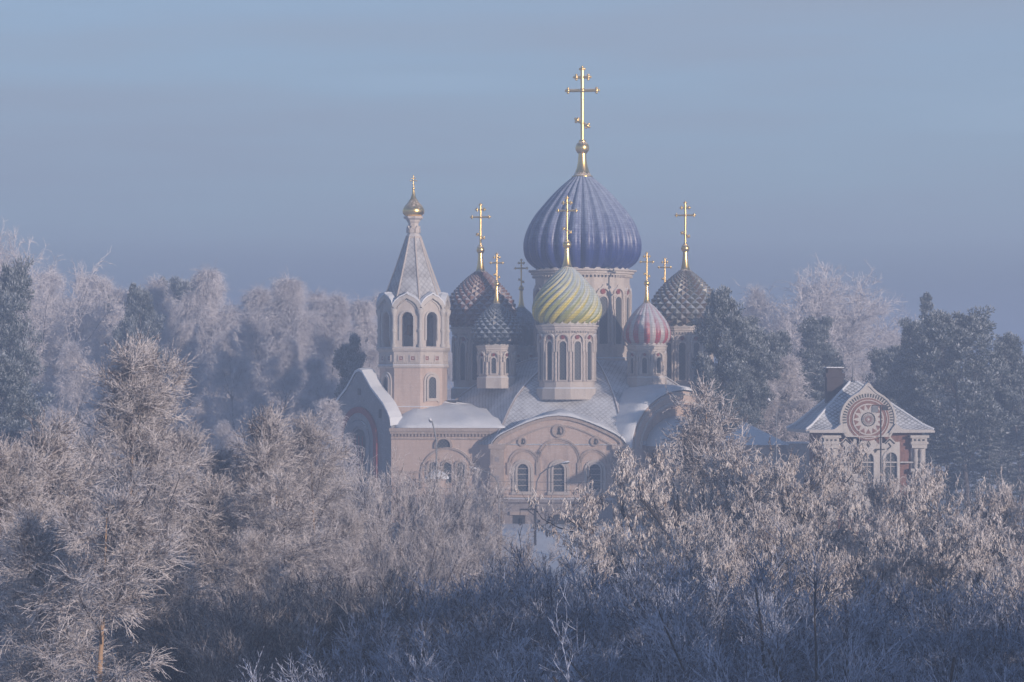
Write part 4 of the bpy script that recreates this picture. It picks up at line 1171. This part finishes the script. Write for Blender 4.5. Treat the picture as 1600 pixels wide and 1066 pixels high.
def make_maple(seed, H=9.5, W=4.0, clusters=5):
    """ash-leaved maple: crooked dark limbs, drooping frosted bunches of keys"""
    rng = np.random.default_rng(seed)
    n0 = 3
    st = np.zeros((n0, 3)); az = rng.random() * 6 + np.arange(n0) * 2.1
    d0 = np.stack([np.cos(az) * .45, np.sin(az) * .45, np.full(n0, 1.0)], -1)
    P0, R0 = grow(st, d0, H * rng.uniform(.62, .8, n0), 9, .13, .05, rng, np.full(n0, .13), .4)
    s, d, t, i, r = sprout(P0, R0, 9, .22, 1.0, 46, 12, rng, up=.25)
    ln = W * rng.uniform(.55, 1.0, len(t)) * (1.1 - .45 * t)
    P1, R1 = grow(s, d, ln, 7, .17, .12, rng, np.clip(r * .7, .04, .095), .35)
    s, d, t, i, r = sprout(P1, R1, 8, .15, 1.0, 46, 14, rng, up=.25)
    l2 = ln[i] * rng.uniform(.28, .55, len(t))
    P2, R2 = grow(s, d, l2, 5, .16, .14, rng, np.clip(r * .5, .012, .03), .45)
    s, d, t, i, r = sprout(P2, R2, 7, .15, 1.0, 44, 16, rng, up=.2)
    P3, R3 = grow(s, d, rng.uniform(.25, .7, len(t)), 3, .12, .12, rng, np.full(len(t), .0125), .7)
    # bunches of keys hang from part of the twigs
    sel = rng.random(len(P3)) < .72
    s, d, t, i, r = sprout(P3[sel], R3[sel], clusters, .25, 1.0, 60, 20, rng)
    d = d * .55 + np.array([0, 0, -1.0]); m = len(t)
    P4, R4 = grow(s, d, rng.uniform(.13, .27, m), 3, .14, -.3, rng, np.ones(m), 1)
    R4 = np.tile(np.array([.006, .020, .024, .006]), (m, 1)) * rng.uniform(.75, 1.2, (m, 1))
    s, d, t, i, r = sprout(P3, R3, 2, .3, 1.0, 35, 12, rng, up=.1)
    P5, R5 = grow(s, d, rng.uniform(.12, .35, len(t)), 2, .15, .05, rng, np.full(len(t), .010), .7)
    trunk = mesh_np('trunk', [tubes(P0, R0, 7)], 'bark_bare'); limbs = mesh_np('limb', [tubes(P1, R1, 5), tubes(P2, R2, 3)], 'bark_bare')
    crown = mesh_np('crown', [tubes(P3, R3, 3), tubes(P5, R5, 3)], 'twig'); keys = mesh_np('seed_cluster', [tubes(P4, R4, 3)], 'twig_tan')
    return trunk, limbs, crown, keys
def make_willow(seed, H=7, spread=.5, thick=1.0, n0=34, mat='twig', bark='bark', fine=10, tw=.010):
    """many-stemmed upright bush"""
    rng = np.random.default_rng(seed)
    az = rng.random(n0) * 2 * np.pi; rr = rng.random(n0) ** .6
    st = np.stack([np.cos(az) * rr * .9, np.sin(az) * rr * .9, np.zeros(n0)], -1)
    d0 = np.stack([np.cos(az) * rr * spread, np.sin(az) * rr * spread, np.ones(n0)], -1)
    P0, R0 = grow(st, d0, H * rng.uniform(.6, 1.0, n0), 9, .06, .06, rng, rng.uniform(.03, .06, n0) * thick, .25)
    s, d, t, i, r = sprout(P0, R0, 13, .18, 1.0, 30, 9, rng, up=.1)
    P1, R1 = grow(s, d, H * rng.uniform(.12, .28, len(t)) * (1.1 - .5 * t), 5, .09, .14, rng, np.clip(r * .5, .010, .03), .4)
    s, d, t, i, r = sprout(P1, R1, fine, .1, 1.0, 30, 10, rng, up=.12)
    P2, R2 = grow(s, d, H * rng.uniform(.05, .13, len(t)), 3, .12, .12, rng, np.full(len(t), tw), .6)
    s, d, t, i, r = sprout(P2, R2, 2, .2, .9, 34, 10, rng, up=.1)
    P3, R3 = grow(s, d, H * rng.uniform(.02, .055, len(t)), 2, .12, .1, rng, np.full(len(t), tw * .85), .6)
    return (mesh_np('stem', [tubes(P0, R0, 5)], bark), mesh_np('crown', [tubes(P1, R1, 3), tubes(P2, R2, 3), tubes(P3, R3, 3)], mat))
def make_far_birch(seed, H=24, W=4.8, weep=-.42, tw=.020, shape='birch', fine=9):
    rng = np.random.default_rng(seed)
    if shape == 'elm':
        P0, R0 = grow(np.zeros((1, 3)), L_([0, 0, 1]), L_(H * .45), 8, .04, 0, rng, L_(.34), .6)
        s, d, t, i, r = sprout(P0, R0, 26, .4, 1.0, 46, 12, rng, up=.3)
        ln = H * .52 * rng.uniform(.75, 1.0, len(t))
        P1, R1 = grow(s, d, ln, 9, .13, .03, rng, np.clip(r * .4, .05, .13), .14)
        n2, a2, u2 = 24, 44, .1
    else:
        P0, R0 = grow(np.zeros((1, 3)), L_([0, 0, 1]), L_(H), 14, .03, .02, rng, L_(.24), .15)
        s, d, t, i, r = sprout(P0, R0, 46, .10, .99, 40, 10, rng, up=.15)
        ln = W * (.35 + .95 * np.sin(np.pi * np.clip(t, 0, 1) ** 1.0)) * (1.35 - .95 * t) * rng.uniform(.6, 1.2, len(t))
        P1, R1 = grow(s, d, ln, 7, .11, .08, rng, np.clip(r * .4, .035, .09), .3)
        n2, a2, u2 = 13, 44, .05
    s, d, t, i, r = sprout(P1, R1, n2, .15, 1.0, a2, 12, rng, up=u2)
    P2, R2 = grow(s, d, ln[i] * rng.uniform(.18, .42, len(t)), 5, .14, weep * .35, rng, np.clip(r * .45, .03, .05), .5)
    s, d, t, i, r = sprout(P2, R2, fine, .1, 1.0, 38, 14, rng)
    P3, R3 = grow(s, d, rng.uniform(.5, 1.5, len(t)) * (1.0 if weep < -.2 else .85) * (H / 22), 3, .16, weep, rng, np.full(len(t), tw), .6)
    s, d, t, i, r = sprout(P3, R3, 2, .2, 1.0, 36, 14, rng)
    P4, R4 = grow(s, d, rng.uniform(.3, .9, len(t)) * H / 22, 2, .15, weep * .8, rng, np.full(len(t), tw * .9), .6)
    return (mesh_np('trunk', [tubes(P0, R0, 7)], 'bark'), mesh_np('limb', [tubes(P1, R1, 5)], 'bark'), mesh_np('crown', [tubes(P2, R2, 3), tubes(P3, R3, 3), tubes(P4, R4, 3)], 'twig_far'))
def blades(C, D, n, rad_, ln, wd, rng, zbias=.35, up=.3, flat=.6):
    """needle sprays: n small blades round each clump centre C; returns verts, faces, frost per face"""
    m = len(C) * n; idx = np.repeat(np.arange(len(C)), n)
    off = nrm(rng.normal(0, 1, (m, 3))) * (rng.random((m, 1)) ** .45) * rad_[idx][:, None]; off[:, 2] *= flat
    p = C[idx] + off
    d = nrm(nrm(off) * .8 + D[idx] * .5 + rng.normal(0, .45, (m, 3)) + np.array([0, 0, up]))
    sd = nrm(np.cross(d, nrm(rng.normal(0, 1, (m, 3)))))
    l = (ln * rng.uniform(.6, 1.3, m))[:, None]; w_ = (wd * rng.uniform(.6, 1.4, m))[:, None]
    V = np.stack([p - sd * w_ * .4, p + d * l * .55 - sd * w_, p + d * l, p + d * l * .5 + sd * w_], 1).reshape(-1, 3)
    F = np.arange(m * 4).reshape(m, 4)
    rel = off[:, 2] / (rad_[idx] * flat)
    fr = np.clip(.30 + .62 * rel + rng.normal(0, .28, m), 0, 1)
    return V, F, fr
def make_pine(seed, H=20, W=4.5, base=.35, dense=1.0, top_round=True, nb=60):
    rng = np.random.default_rng(seed)
    P0, R0 = grow(np.zeros((1, 3)), L_([0, 0, 1]), L_(H * .97), 12, .035, 0, rng, L_(.30), .25)
    s, d, t, i, r = sprout(P0, R0, nb, base, .99, 72, 12, rng, up=.12)
    u = (t - base) / (1 - base)
    ln = W * (np.sin(np.pi * np.clip(u * .80 + .17, 0, 1)) ** .7) * rng.uniform(.5, 1.15, len(t)) + .4
    P1, R1 = grow(s, d, ln, 6, .15, .10, rng, np.clip(r * .35, .04, .12), .35)
    s, d, t, i, r = sprout(P1, R1, 9, .25, 1.0, 42, 14, rng, up=.2)
    P2, R2 = grow(s, d, ln[i] * rng.uniform(.14, .30, len(t)) + .3, 3, .15, .15, rng, np.full(len(t), .035), .5)
    C = P2[:, -1]; D = nrm(P2[:, -1] - P2[:, 0]); rad_ = rng.uniform(.38, .78, len(C))
    C = np.concatenate([C, P2[:, 2]]); D = np.concatenate([D, D]); rad_ = np.concatenate([rad_, rad_ * .8])
    V, F, fr = blades(C, D, int(50 * dense), rad_, .34, .06, rng)
    return (mesh_np('trunk', [tubes(P0, R0, 7)], 'bark'), mesh_np('limb', [tubes(P1, R1, 5), tubes(P2, R2, 3)], 'bark'), mesh_np('crown', [(V, F)], 'needles', False, fr))
def make_spruce(seed, H=20, W=3.2, dense=1.0):
    rng = np.random.default_rng(seed)
    P0, R0 = grow(np.zeros((1, 3)), L_([0, 0, 1]), L_(H), 10, .01, 0, rng, L_(.28), .08)
    s, d, t, i, r = sprout(P0, R0, 110, .08, .99, 84, 7, rng)
    ln = W * (1.02 - t) ** .85 * rng.uniform(.7, 1.15, len(t)) + .15
    P1, R1 = grow(s, d, ln, 6, .06, -.12, rng, np.clip(r * .25, .015, .06), .3)
    fr_ = rng.random((len(P1), 7)) * .8 + .2
    C = []; D = []
    for q in np.linspace(.2, 1, 7):
        f = q * 6 - 1e-4; a = int(f); C.append(P1[:, a] + (P1[:, a + 1] - P1[:, a]) * (f - a)); D.append(nrm(P1[:, a + 1] - P1[:, a]))
    C = np.concatenate(C); D = np.concatenate(D); rad_ = np.tile(.12 + .085 * ln, 7)
    V, F, fr = blades(C, D, int(30 * dense), rad_, .32, .06, rng, up=-.15, flat=.5)
    return (mesh_np('trunk', [tubes(P0, R0, 7)], 'bark'), mesh_np('limb', [tubes(P1, R1, 3)], 'bark'), mesh_np('crown', [(V, F)], 'needles', False, fr))

PROTO = {}
def P_(name, f): PROTO[name] = f
_rz = random.Random(4)
def plant(kind, px, Y, top, label, cat='tree', group=None, name=None, wide=1.0, rz=None, H0=None):
    """stands one tree with its top at picture row `top` when seen from the camera's place"""
    meshes, H = PROTO[kind]
    x, y, zt = at(px, Y, top - (26 if 'shrub' in kind or 'willow' in kind else 0)); g = ground_z(x, y) - .15
    k = (zt - g) / H
    root = empty(name or kind, (x, y, g), rz if rz is not None else _rz.random() * 6.28)
    root.scale = (k * wide, k * wide, k)
    for me in meshes: link(me.name.split('.')[0], me, root)
    tag(root, label, cat, group)
    return root
def height(meshes):
    return max(max(v.co.z for v in me.vertices) for me in meshes)
def reg(name, meshes):
    zs = []
    for me in meshes:
        a = np.empty(len(me.vertices) * 3, np.float32); me.vertices.foreach_get('co', a); zs.append(np.percentile(a[2::3], 99.7))
    PROTO[name] = (meshes, float(max(zs)))
reg('frosted_birch', make_birch(1, 15.5, 3.3, 1.25, droop=-.30, tw=.010, n1=66, cone=True, up1=.10))
reg('open_birch', make_birch(14, 13, 2.6, 1.25, droop=-.6, tw=.010, n1=30))
reg('weeping_birch', make_birch(2, 13, 2.4, 1.2, droop=-.55, tw=.010, n1=50))
reg('young_birch', make_birch(3, 12, 2.4, 1.15, droop=-.32, tw=.010, n1=56, up1=.14, cone=True))
reg('spiky_birch', make_birch(9, 9, 1.9, .8, droop=.12, tw=.011, n1=46, up1=.3, base=.1))
reg('sapling', make_birch(13, 8, 1.5, .35, droop=.15, tw=.010, n1=22, up1=.3, base=.35))
reg('frosted_maple', make_maple(4)); reg('broad_maple', make_maple(5, 9, 4.4)); reg('crooked_maple', make_maple(6, 10, 3.6))
reg('willow_bush', make_willow(7, 7, .42, 1.0, 44, mat='twig_shaded', tw=.012)); reg('willow_thicket', make_willow(8, 6.5, .6, 1.0, 50, mat='twig_shaded', tw=.012)); reg('reddish_shrub', make_willow(10, 8.5, .65, 1.2, 30, mat='twig', fine=11, tw=.011))
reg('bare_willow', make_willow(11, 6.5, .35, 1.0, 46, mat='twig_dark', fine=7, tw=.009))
reg('bare_bush', make_willow(12, 7, 1.1, 1.7, 24, mat='twig_shaded', bark='bark_bare', fine=6, tw=.008))
reg('far_birch', make_far_birch(21)); reg('far_weeping_birch', make_far_birch(22, 23, 4.6, -.55)); reg('far_tall_birch', make_far_birch(23, 26, 4.4, -.35)); reg('far_elm', make_far_birch(24, 24, 8, -.05, .024, 'elm', 10))
reg('pale_birch', make_far_birch(25, 10, 2.2, -.35, .012, fine=9))
reg('pine', make_pine(31)); reg('round_pine', make_pine(32, 18, 5.6, .28)); reg('thin_pine', make_pine(33, 18, 2.8, .42, nb=34)); reg('spruce', make_spruce(34))

FB = 'frosted trees in the left foreground'; FM = 'frosted maples in the right foreground'; FW_ = 'shaded willow bushes along the bottom'; BL = 'frosted birches of the far wood left of the church'; PN = 'dark pines around the church'; BR = 'frosted trees beyond the gatehouse'
def many(rows, group, cat='tree'):
    for kind, px, Y, top, wide, label in rows:
        c = 'shrub' if ('bush' in kind or 'willow' in kind or 'shrub' in kind or 'thicket' in kind) else cat
        plant(kind, px, Y, top, label, c, group, wide=wide)
many([
 ('frosted_birch', 192, 140, 537, 1.0, 'tallest frosted birch of the left foreground, its pointed crown rising into the dark wood'),
 ('young_birch', 82, 128, 655, 1.1, 'frosted birch with a leaning top just left of the tallest foreground birch'),
 ('frosted_birch', 268, 148, 668, 1.0, 'bushy frosted birch leaning out right of the tallest foreground birch'),
 ('frosted_birch', -12, 120, 690, .9, 'frosted birch cut by the left edge of the picture'),
 ('open_birch', 152, 104, 770, 1.25, 'front weeping birch with a sunlit orange trunk in the lower left corner'),
 ('young_birch', 60, 108, 800, 1.2, 'low weeping birch in the bottom left corner left of the orange trunk'),
 ('weeping_birch', 250, 112, 850, 1.3, 'low weeping birch right of the orange trunk near the bottom edge'),
 ('young_birch', 410, 152, 640, 1.0, 'frosted birch with a needle-like top midway between the tallest birch and the church'),
 ('weeping_birch', 500, 156, 652, .95, 'narrow weeping birch with hanging twigs just left of the red portal'),
 ('young_birch', 335, 142, 745, 1.3, 'round frosted birch crown below and right of the tallest birch'),
 ('weeping_birch', 445, 140, 745, 1.35, 'weeping birch with a bare dark limb beneath the needle-topped birch'),
 ('frosted_birch', 540, 150, 800, .7, 'small frosted birch at the foot of the narrow weeping birch'),
 ('frosted_birch', 380, 130, 830, 1.0, 'low frosted birch over the dark bottom thicket left of centre'),
 ('frosted_birch', 335, 162, 700, 1.1, 'frosted birch rising between the tallest birch and the needle-topped one'),
 ('young_birch', 462, 165, 690, 1.0, 'frosted birch between the needle-topped birch and the narrow weeping birch'),
 ('frosted_birch', 25, 150, 672, 1.0, 'frosted birch behind the leaning-topped birch at far left'),
 ('young_birch', 125, 150, 690, 1.0, 'frosted birch filling the gap behind the front birches on the left'),
], FB)
many([
 ('reddish_shrub', 645, 186, 748, 1.1, 'broad frosted shrub covering the foot of the church wing'),
 ('reddish_shrub', 598, 176, 752, 1.0, 'frosted shrub below the red portal with upright twigs'),
 ('reddish_shrub', 708, 182, 800, .75, 'frosted shrub left of the two curved street lamps'),
 ('reddish_shrub', 665, 162, 815, 1.1, 'lower frosted shrub in front of the broad shrub at picture centre'),
 ('reddish_shrub', 745, 158, 850, 1.0, 'frosted bush below the snow bank left of the maples'),
 ('reddish_shrub', 600, 148, 850, 1.1, 'frosted bush in the dip between weeping birch and central shrubs'),
 ('sapling', 781, 172, 745, .35, 'thin frosted sapling standing alone before the front gable'),
 ('sapling', 822, 165, 808, .45, 'short frosted sapling beside the dark metal frame'),
], 'frosted shrubs before the church')
many([
 ('frosted_maple', 1022, 160, 820, .8, 'leftmost frosted maple, darker and lower than its neighbours'),
 ('crooked_maple', 1066, 172, 695, .8, 'frosted maple with a curled tip touching the right arch of the church'),
 ('broad_maple', 1086, 168, 700, 1.0, 'frosted maple beneath the spiky sapling'),
 ('frosted_maple', 1150, 172, 690, 1.1, 'frosted maple below the snowy annex roof'),
 ('broad_maple', 1228, 172, 693, 1.0, 'frosted maple just left of the gatehouse'),
 ('crooked_maple', 1292, 168, 705, 1.1, 'frosted maple covering the left corner of the gatehouse'),
 ('frosted_maple', 1365, 166, 748, 1.15, 'frosted maple under the gatehouse windows'),
 ('broad_maple', 1432, 170, 742, 1.0, 'frosted maple below the corner column of the gatehouse'),
 ('crooked_maple', 1500, 170, 730, 1.0, 'frosted maple with tall curled shoots right of the gatehouse'),
 ('frosted_maple', 1560, 166, 762, 1.1, 'frosted maple near the right edge sloping downwards'),
 ('broad_maple', 1625, 160, 790, 1.0, 'frosted maple cut by the right edge of the picture'),
 ('spiky_birch', 1102, 180, 598, .95, 'tall spiky sapling white with rime rising above the maples before the church'),
 ('broad_maple', 925, 150, 872, .8, 'front maple with dark limbs below the leftmost maples'),
 ('crooked_maple', 1062, 146, 815, 1.1, 'front maple at the centre of the right thicket'),
 ('frosted_maple', 1145, 148, 800, 1.1, 'front maple with a forked black trunk below the annex'),
 ('broad_maple', 1240, 150, 790, 1.1, 'front maple with open branches over the snow patch'),
 ('crooked_maple', 1330, 150, 800, 1.1, 'front maple rising behind the round bare bush'),
 ('frosted_maple', 1425, 150, 805, 1.1, 'front maple with a long dark slanting branch'),
 ('broad_maple', 1515, 146, 815, 1.1, 'front maple in the lower right above the edge bushes'),
 ('crooked_maple', 1600, 140, 850, 1.0, 'front maple in the lower right corner'),
], FM)
many([
 ('bare_willow', 300, 112, 965, 1.3, 'dark bare willow bush at the bottom right of the orange birch trunk'),
 ('bare_willow', 360, 108, 975, 1.3, 'dark bare willow bush left of centre at the bottom edge'),
 ('bare_willow', 425, 114, 940, 1.3, 'dark upright willow bush under the weeping birches'),
 ('bare_willow', 490, 110, 945, 1.3, 'dark upright willow bush below the narrow weeping birch'),
 ('bare_willow', 555, 116, 930, 1.2, 'dark willow bush where the shade meets the central shrubs'),
 ('bare_willow', 615, 108, 945, 1.2, 'rusty dark willow bush below the central shrubs'),
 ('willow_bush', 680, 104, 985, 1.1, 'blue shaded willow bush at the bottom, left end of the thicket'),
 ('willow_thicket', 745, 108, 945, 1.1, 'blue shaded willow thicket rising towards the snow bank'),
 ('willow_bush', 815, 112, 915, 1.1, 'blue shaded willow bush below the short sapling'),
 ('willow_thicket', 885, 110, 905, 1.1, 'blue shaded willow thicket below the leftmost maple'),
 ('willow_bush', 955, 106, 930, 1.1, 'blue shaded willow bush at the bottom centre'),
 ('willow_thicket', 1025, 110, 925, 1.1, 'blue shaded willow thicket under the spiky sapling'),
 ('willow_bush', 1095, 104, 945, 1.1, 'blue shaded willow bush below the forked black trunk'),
 ('willow_thicket', 1165, 112, 905, 1.1, 'pinkish willow thicket left of the round bare bush'),
 ('willow_bush', 1235, 106, 960, 1.1, 'willow bush against the left side of the round bare bush'),
 ('bare_bush', 1330, 90, 862, 1.2, 'round fan-shaped bare bush with dark spreading stems below the gatehouse'),
 ('willow_thicket', 1400, 102, 1005, 1.1, 'shaded willow thicket at the foot of the round bare bush'),
 ('willow_bush', 1475, 108, 955, 1.2, 'shaded willow bush right of the round bare bush'),
 ('willow_thicket', 1545, 106, 950, 1.2, 'shaded willow thicket near the lower right corner'),
 ('willow_bush', 1615, 104, 965, 1.2, 'shaded willow bush cut by the lower right corner'),
 ('willow_thicket', 720, 96, 1020, 1.3, 'low front willow thicket at the bottom edge under the shade line'),
 ('willow_bush', 900, 96, 1010, 1.3, 'low front willow bush at the bottom edge of the centre'),
 ('willow_thicket', 1060, 94, 1015, 1.3, 'low front willow thicket at the bottom edge right of centre'),
 ('willow_bush', 1190, 94, 1020, 1.3, 'low front willow bush at the bottom edge below the round bush'),
], FW_)
many([
 ('far_elm', 72, 350, 372, .85, 'spreading bare elm whose round top is the highest of the left wood'),
 ('far_birch', 10, 380, 405, 1.0, 'frosted birch at the left edge behind the large pine'),
 ('far_weeping_birch', 138, 385, 432, 1.0, 'frosted birch between the elm and the small dark pines'),
 ('far_tall_birch', 182, 372, 438, 1.0, 'slim frosted birch left of the dark pointed spruce'),
 ('far_birch', 262, 400, 438, 1.0, 'frosted birch behind the round dark pine top'),
 ('far_weeping_birch', 335, 388, 422, 1.05, 'tallest frosted birch in the middle of the left wood'),
 ('far_tall_birch', 385, 396, 452, 1.1, 'frosted birch just right of the tallest middle one'),
 ('far_weeping_birch', 455, 384, 436, 1.05, 'frosted weeping birch with a dark crooked top limb'),
 ('far_birch', 512, 392, 462, 1.0, 'frosted birch behind the thin pine near the bell tower'),
 ('far_weeping_birch', 562, 380, 470, 1.0, 'frosted weeping birch closest to the bell tower'),
 ('far_tall_birch', 602, 400, 462, 1.0, 'frosted birch partly hidden by the bell tower'),
 ('far_weeping_birch', 300, 345, 505, 1.0, 'lower frosted birch in the second row below the middle of the wood'),
 ('far_birch', 370, 338, 520, 1.0, 'lower frosted birch with dark fan-like limbs'),
 ('far_birch', 440, 350, 530, 1.0, 'lower frosted birch in front of the weeping pair'),
 ('far_weeping_birch', 492, 340, 560, 1.0, 'lower frosted birch left of the thin pine'),
 ('far_birch', 130, 335, 540, 1.1, 'lower frosted birch behind the tallest foreground birch'),
 ('far_weeping_birch', 60, 345, 560, 1.1, 'lower frosted birch in the shade below the large pine'),
 ('far_tall_birch', 560, 352, 545, 1.2, 'lower frosted birch beside the shaded end gable'),
 ('far_birch', 215, 352, 560, 1.1, 'lower frosted birch under the small dark pines'),
 ('far_birch', 415, 318, 610, 1.2, 'low blue-shaded birch at the dark foot of the left wood'),
 ('far_weeping_birch', 320, 318, 620, 1.2, 'low blue-shaded birch left of the fan-limbed one'),
 ('pale_birch', 522, 283, 625, 1.1, 'pale birch standing before the left flank of the shaded portal gable'),
 ('far_birch', 690, 420, 520, 1.0, 'frosted birch showing between bell tower and brown dome'),
 ('far_birch', 98, 425, 450, 1.2, 'distant frosted birch right of the spreading elm'),
 ('far_weeping_birch', 222, 430, 455, 1.2, 'distant frosted birch between the two small dark pines'),
 ('far_birch', 300, 432, 448, 1.2, 'distant frosted birch right of the peeping pine top'),
 ('far_weeping_birch', 412, 430, 455, 1.2, 'distant frosted birch between the two tallest of the left wood'),
 ('far_birch', 486, 430, 458, 1.2, 'distant frosted birch behind the dark crooked top limb'),
 ('far_tall_birch', 538, 428, 468, 1.5, 'distant frosted birch above the thin pine'),
 ('far_birch', 250, 330, 590, 1.3, 'low blue-shaded birch behind the tallest foreground birch on its right side'),
 ('far_weeping_birch', 470, 318, 620, 1.3, 'low blue-shaded birch left of the thin pine stem'),
 ('far_birch', 530, 345, 600, 1.3, 'low blue-shaded birch behind the thin pine stem'),
 ('far_birch', 170, 318, 620, 1.3, 'low blue-shaded birch left of the tallest foreground birch'),
 ('far_weeping_birch', 90, 315, 640, 1.3, 'low blue-shaded birch near the left edge under the pine'),
 ('far_birch', 362, 300, 660, 1.3, 'lowest dark birch at the foot of the left wood'),
 ('far_tall_birch', 105, 410, 428, 1.2, 'slender far birch between the elm and the next crown'),
 ('far_tall_birch', 205, 420, 452, 1.3, 'slender far birch just behind the pointed dark spruce'),
 ('far_tall_birch', 300, 415, 440, 1.3, 'slender far birch left of the tallest middle birch'),
 ('far_tall_birch', 360, 418, 440, 1.3, 'slender far birch right beside the tallest middle birch'),
 ('far_tall_birch', 425, 415, 446, 1.3, 'slender far birch left of the crooked top limb'),
 ('far_tall_birch', 482, 410, 450, 1.3, 'slender far birch right of the crooked top limb'),
 ('far_tall_birch', 20, 350, 500, 1.5, 'frosted birch behind the lower boughs at the left edge'),
], BL)
many([
 ('round_pine', 16, 285, 412, .52, 'large frosted pine at the left edge'),
 ('round_pine', -5, 258, 560, .8, 'lower boughs of a frosted pine cut by the left edge'),
 ('pine', 232, 340, 455, .5, 'round-topped dark pine above the tallest foreground birch'),
 ('spruce', 205, 350, 440, .6, 'pointed dark spruce beside the round-topped pine'),
 ('spruce', 168, 372, 455, .5, 'small dark spruce tip in the far wood'),
 ('pine', 272, 410, 438, .5, 'dark round pine top peeping over the frosted birches'),
 ('spruce', 253, 405, 430, .6, 'narrow dark spruce tip beside the peeping pine top'),
 ('thin_pine', 541, 322, 525, .5, 'thin leaning pine with a bare stem left of the shaded end gable'),
 ('pine', 1112, 281, 455, .55, 'tall dark pine covering the right side of the green studded dome'),
 ('thin_pine', 1094, 281, 570, .7, 'short pine leaning over the right arch of the church'),
 ('pine', 1158, 292, 500, .62, 'dark pine just right of the tall pine by the church'),
 ('round_pine', 1195, 310, 518, .6, 'dark pine behind the pale hazy birch'),
 ('spruce', 1268, 335, 492, .9, 'pointed dark spruce left of the chimney'),
 ('pine', 1292, 340, 500, .65, 'frost-laden pine directly behind the chimney'),
 ('spruce', 1449, 345, 455, .75, 'tallest pointed spruce on the right against the sky'),
 ('pine', 1424, 318, 502, .6, 'grey-green pine left of the big round pine'),
 ('round_pine', 1512, 300, 487, .9, 'big round-crowned dark pine right of the gatehouse'),
 ('pine', 1595, 305, 525, .7, 'dark pine cut by the right edge'),
 ('round_pine', 1465, 330, 560, .9, 'dark pine behind the right roof slope of the gatehouse'),
 ('pine', 1400, 335, 545, .75, 'frosted pine behind the round gable'),
 ('round_pine', 1560, 345, 570, 1.0, 'dark pine filling the wood behind the right-hand trunks'),
 ('pine', 1160, 290, 600, .9, 'low dark pine beside the small chapel gable'),
 ('spruce', 1480, 292, 640, 1.2, 'low dark spruce at the right corner of the gatehouse'),
 ('spruce', 1545, 288, 650, 1.3, 'low dark spruce below the big round pine'),
 ('spruce', 1605, 290, 640, 1.3, 'low dark spruce at the right edge'),
 ('spruce', 1575, 330, 620, 1.4, 'dark spruce filling the gap right of the big round pine'),
 ('spruce', 1512, 335, 610, 1.4, 'dark spruce directly behind the trunk of the big round pine'),
 ('pine', 1630, 320, 600, 1.2, 'dark pine half cut by the right edge'),
 ('spruce', 1425, 298, 660, 1.0, 'low dark spruce hidden behind the gatehouse corner'),
], PN)
many([
 ('far_elm', 1232, 385, 424, 1.1, 'wide bare elm, palest and tallest beyond the church on the right'),
 ('far_elm', 1335, 395, 444, 1.0, 'bare elm behind the gatehouse roof'),
 ('far_birch', 1165, 400, 452, .9, 'frosted birch beyond the right dome pines'),
 ('far_birch', 1370, 360, 575, 1.0, 'reddish frosted birch behind the roof finial of the gatehouse'),
 ('far_weeping_birch', 1320, 350, 585, 1.0, 'frosted birch low behind the chimney'),
 ('pale_birch', 1213, 305, 560, 1.25, 'pale hazy frosted birch between annex and gatehouse'),
 ('pale_birch', 1248, 300, 625, 1.3, 'small pale birch touching the left eave of the gatehouse'),
 ('pale_birch', 1186, 302, 600, 1.2, 'pale birch behind the annex roof'),
 ('far_weeping_birch', 1240, 345, 600, 1.2, 'frosted birch low between the dark pines'),
 ('far_birch', 1205, 430, 500, 1.4, 'distant frosted birch under the left side of the wide elm'),
 ('far_weeping_birch', 1275, 430, 510, 1.4, 'distant frosted birch behind the pointed spruce'),
 ('far_birch', 1385, 430, 520, 1.3, 'distant frosted birch right of the bare elm'),
 ('far_weeping_birch', 1480, 430, 560, 1.3, 'distant frosted birch showing through the right-hand pines'),
 ('far_birch', 1560, 430, 565, 1.3, 'distant frosted birch behind the big round pine'),
 ('far_weeping_birch', 1610, 430, 560, 1.3, 'distant frosted birch at the far right edge'),
], BR)

# the dark wood edge that stands right of the camera and throws its shade over the lower thicket
def shade_wood():
    (trunk, limb, crown), H = PROTO['spruce']
    rows = [(23.5, 66, 12), (25, 59, 11), (26, 64, 15.5), (31, 66, 16.2), (36, 64, 15.2), (41, 67, 16.5), (46, 65, 16.0), (51, 67, 16.3), (56, 65, 15.0), (61, 68, 16.5), (28, 58, 15), (34, 57, 15.6), (40, 58, 15.4), (47, 57, 15.5), (54, 58, 15.8), (61, 59, 15.4)]
    rg = random.Random(3)
    for i, (x, y, h) in enumerate(rows):
        root = empty('spruce', (x, y, ground_z(x, y) - .2), rg.random() * 6.28); k = (h + 5) / H
        root.scale = (k * 1.7, k * 1.7, k)
        for me in (trunk, limb, crown): link(me.name.split('.')[0], me, root)
        tag(root, 'dark spruce of the wood edge beside the viewpoint, outside the picture on the right', 'tree', 'spruces of the near wood edge')
shade_wood()

# ------------------------------------------------------------------ frosty haze
hz = MB(); hz.box(-3200, 3200, -600, 4200, -4, 46)
ho = hz.build('haze', 'snow')
ho.data.materials.clear()
hm = bpy.data.materials.new('frosty_haze'); hm.use_nodes = True; t_ = hm.node_tree; t_.nodes.clear()
out = t_.nodes.new('ShaderNodeOutputMaterial'); pv = t_.nodes.new('ShaderNodeVolumePrincipled')
pv.inputs['Color'].default_value = (0.60, 0.71, 0.90, 1); pv.inputs['Density'].default_value = 0.0019; pv.inputs['Anisotropy'].default_value = 0.2
t_.links.new(pv.outputs[0], out.inputs['Volume']); ho.data.materials.append(hm)
tag(ho, kind='stuff')
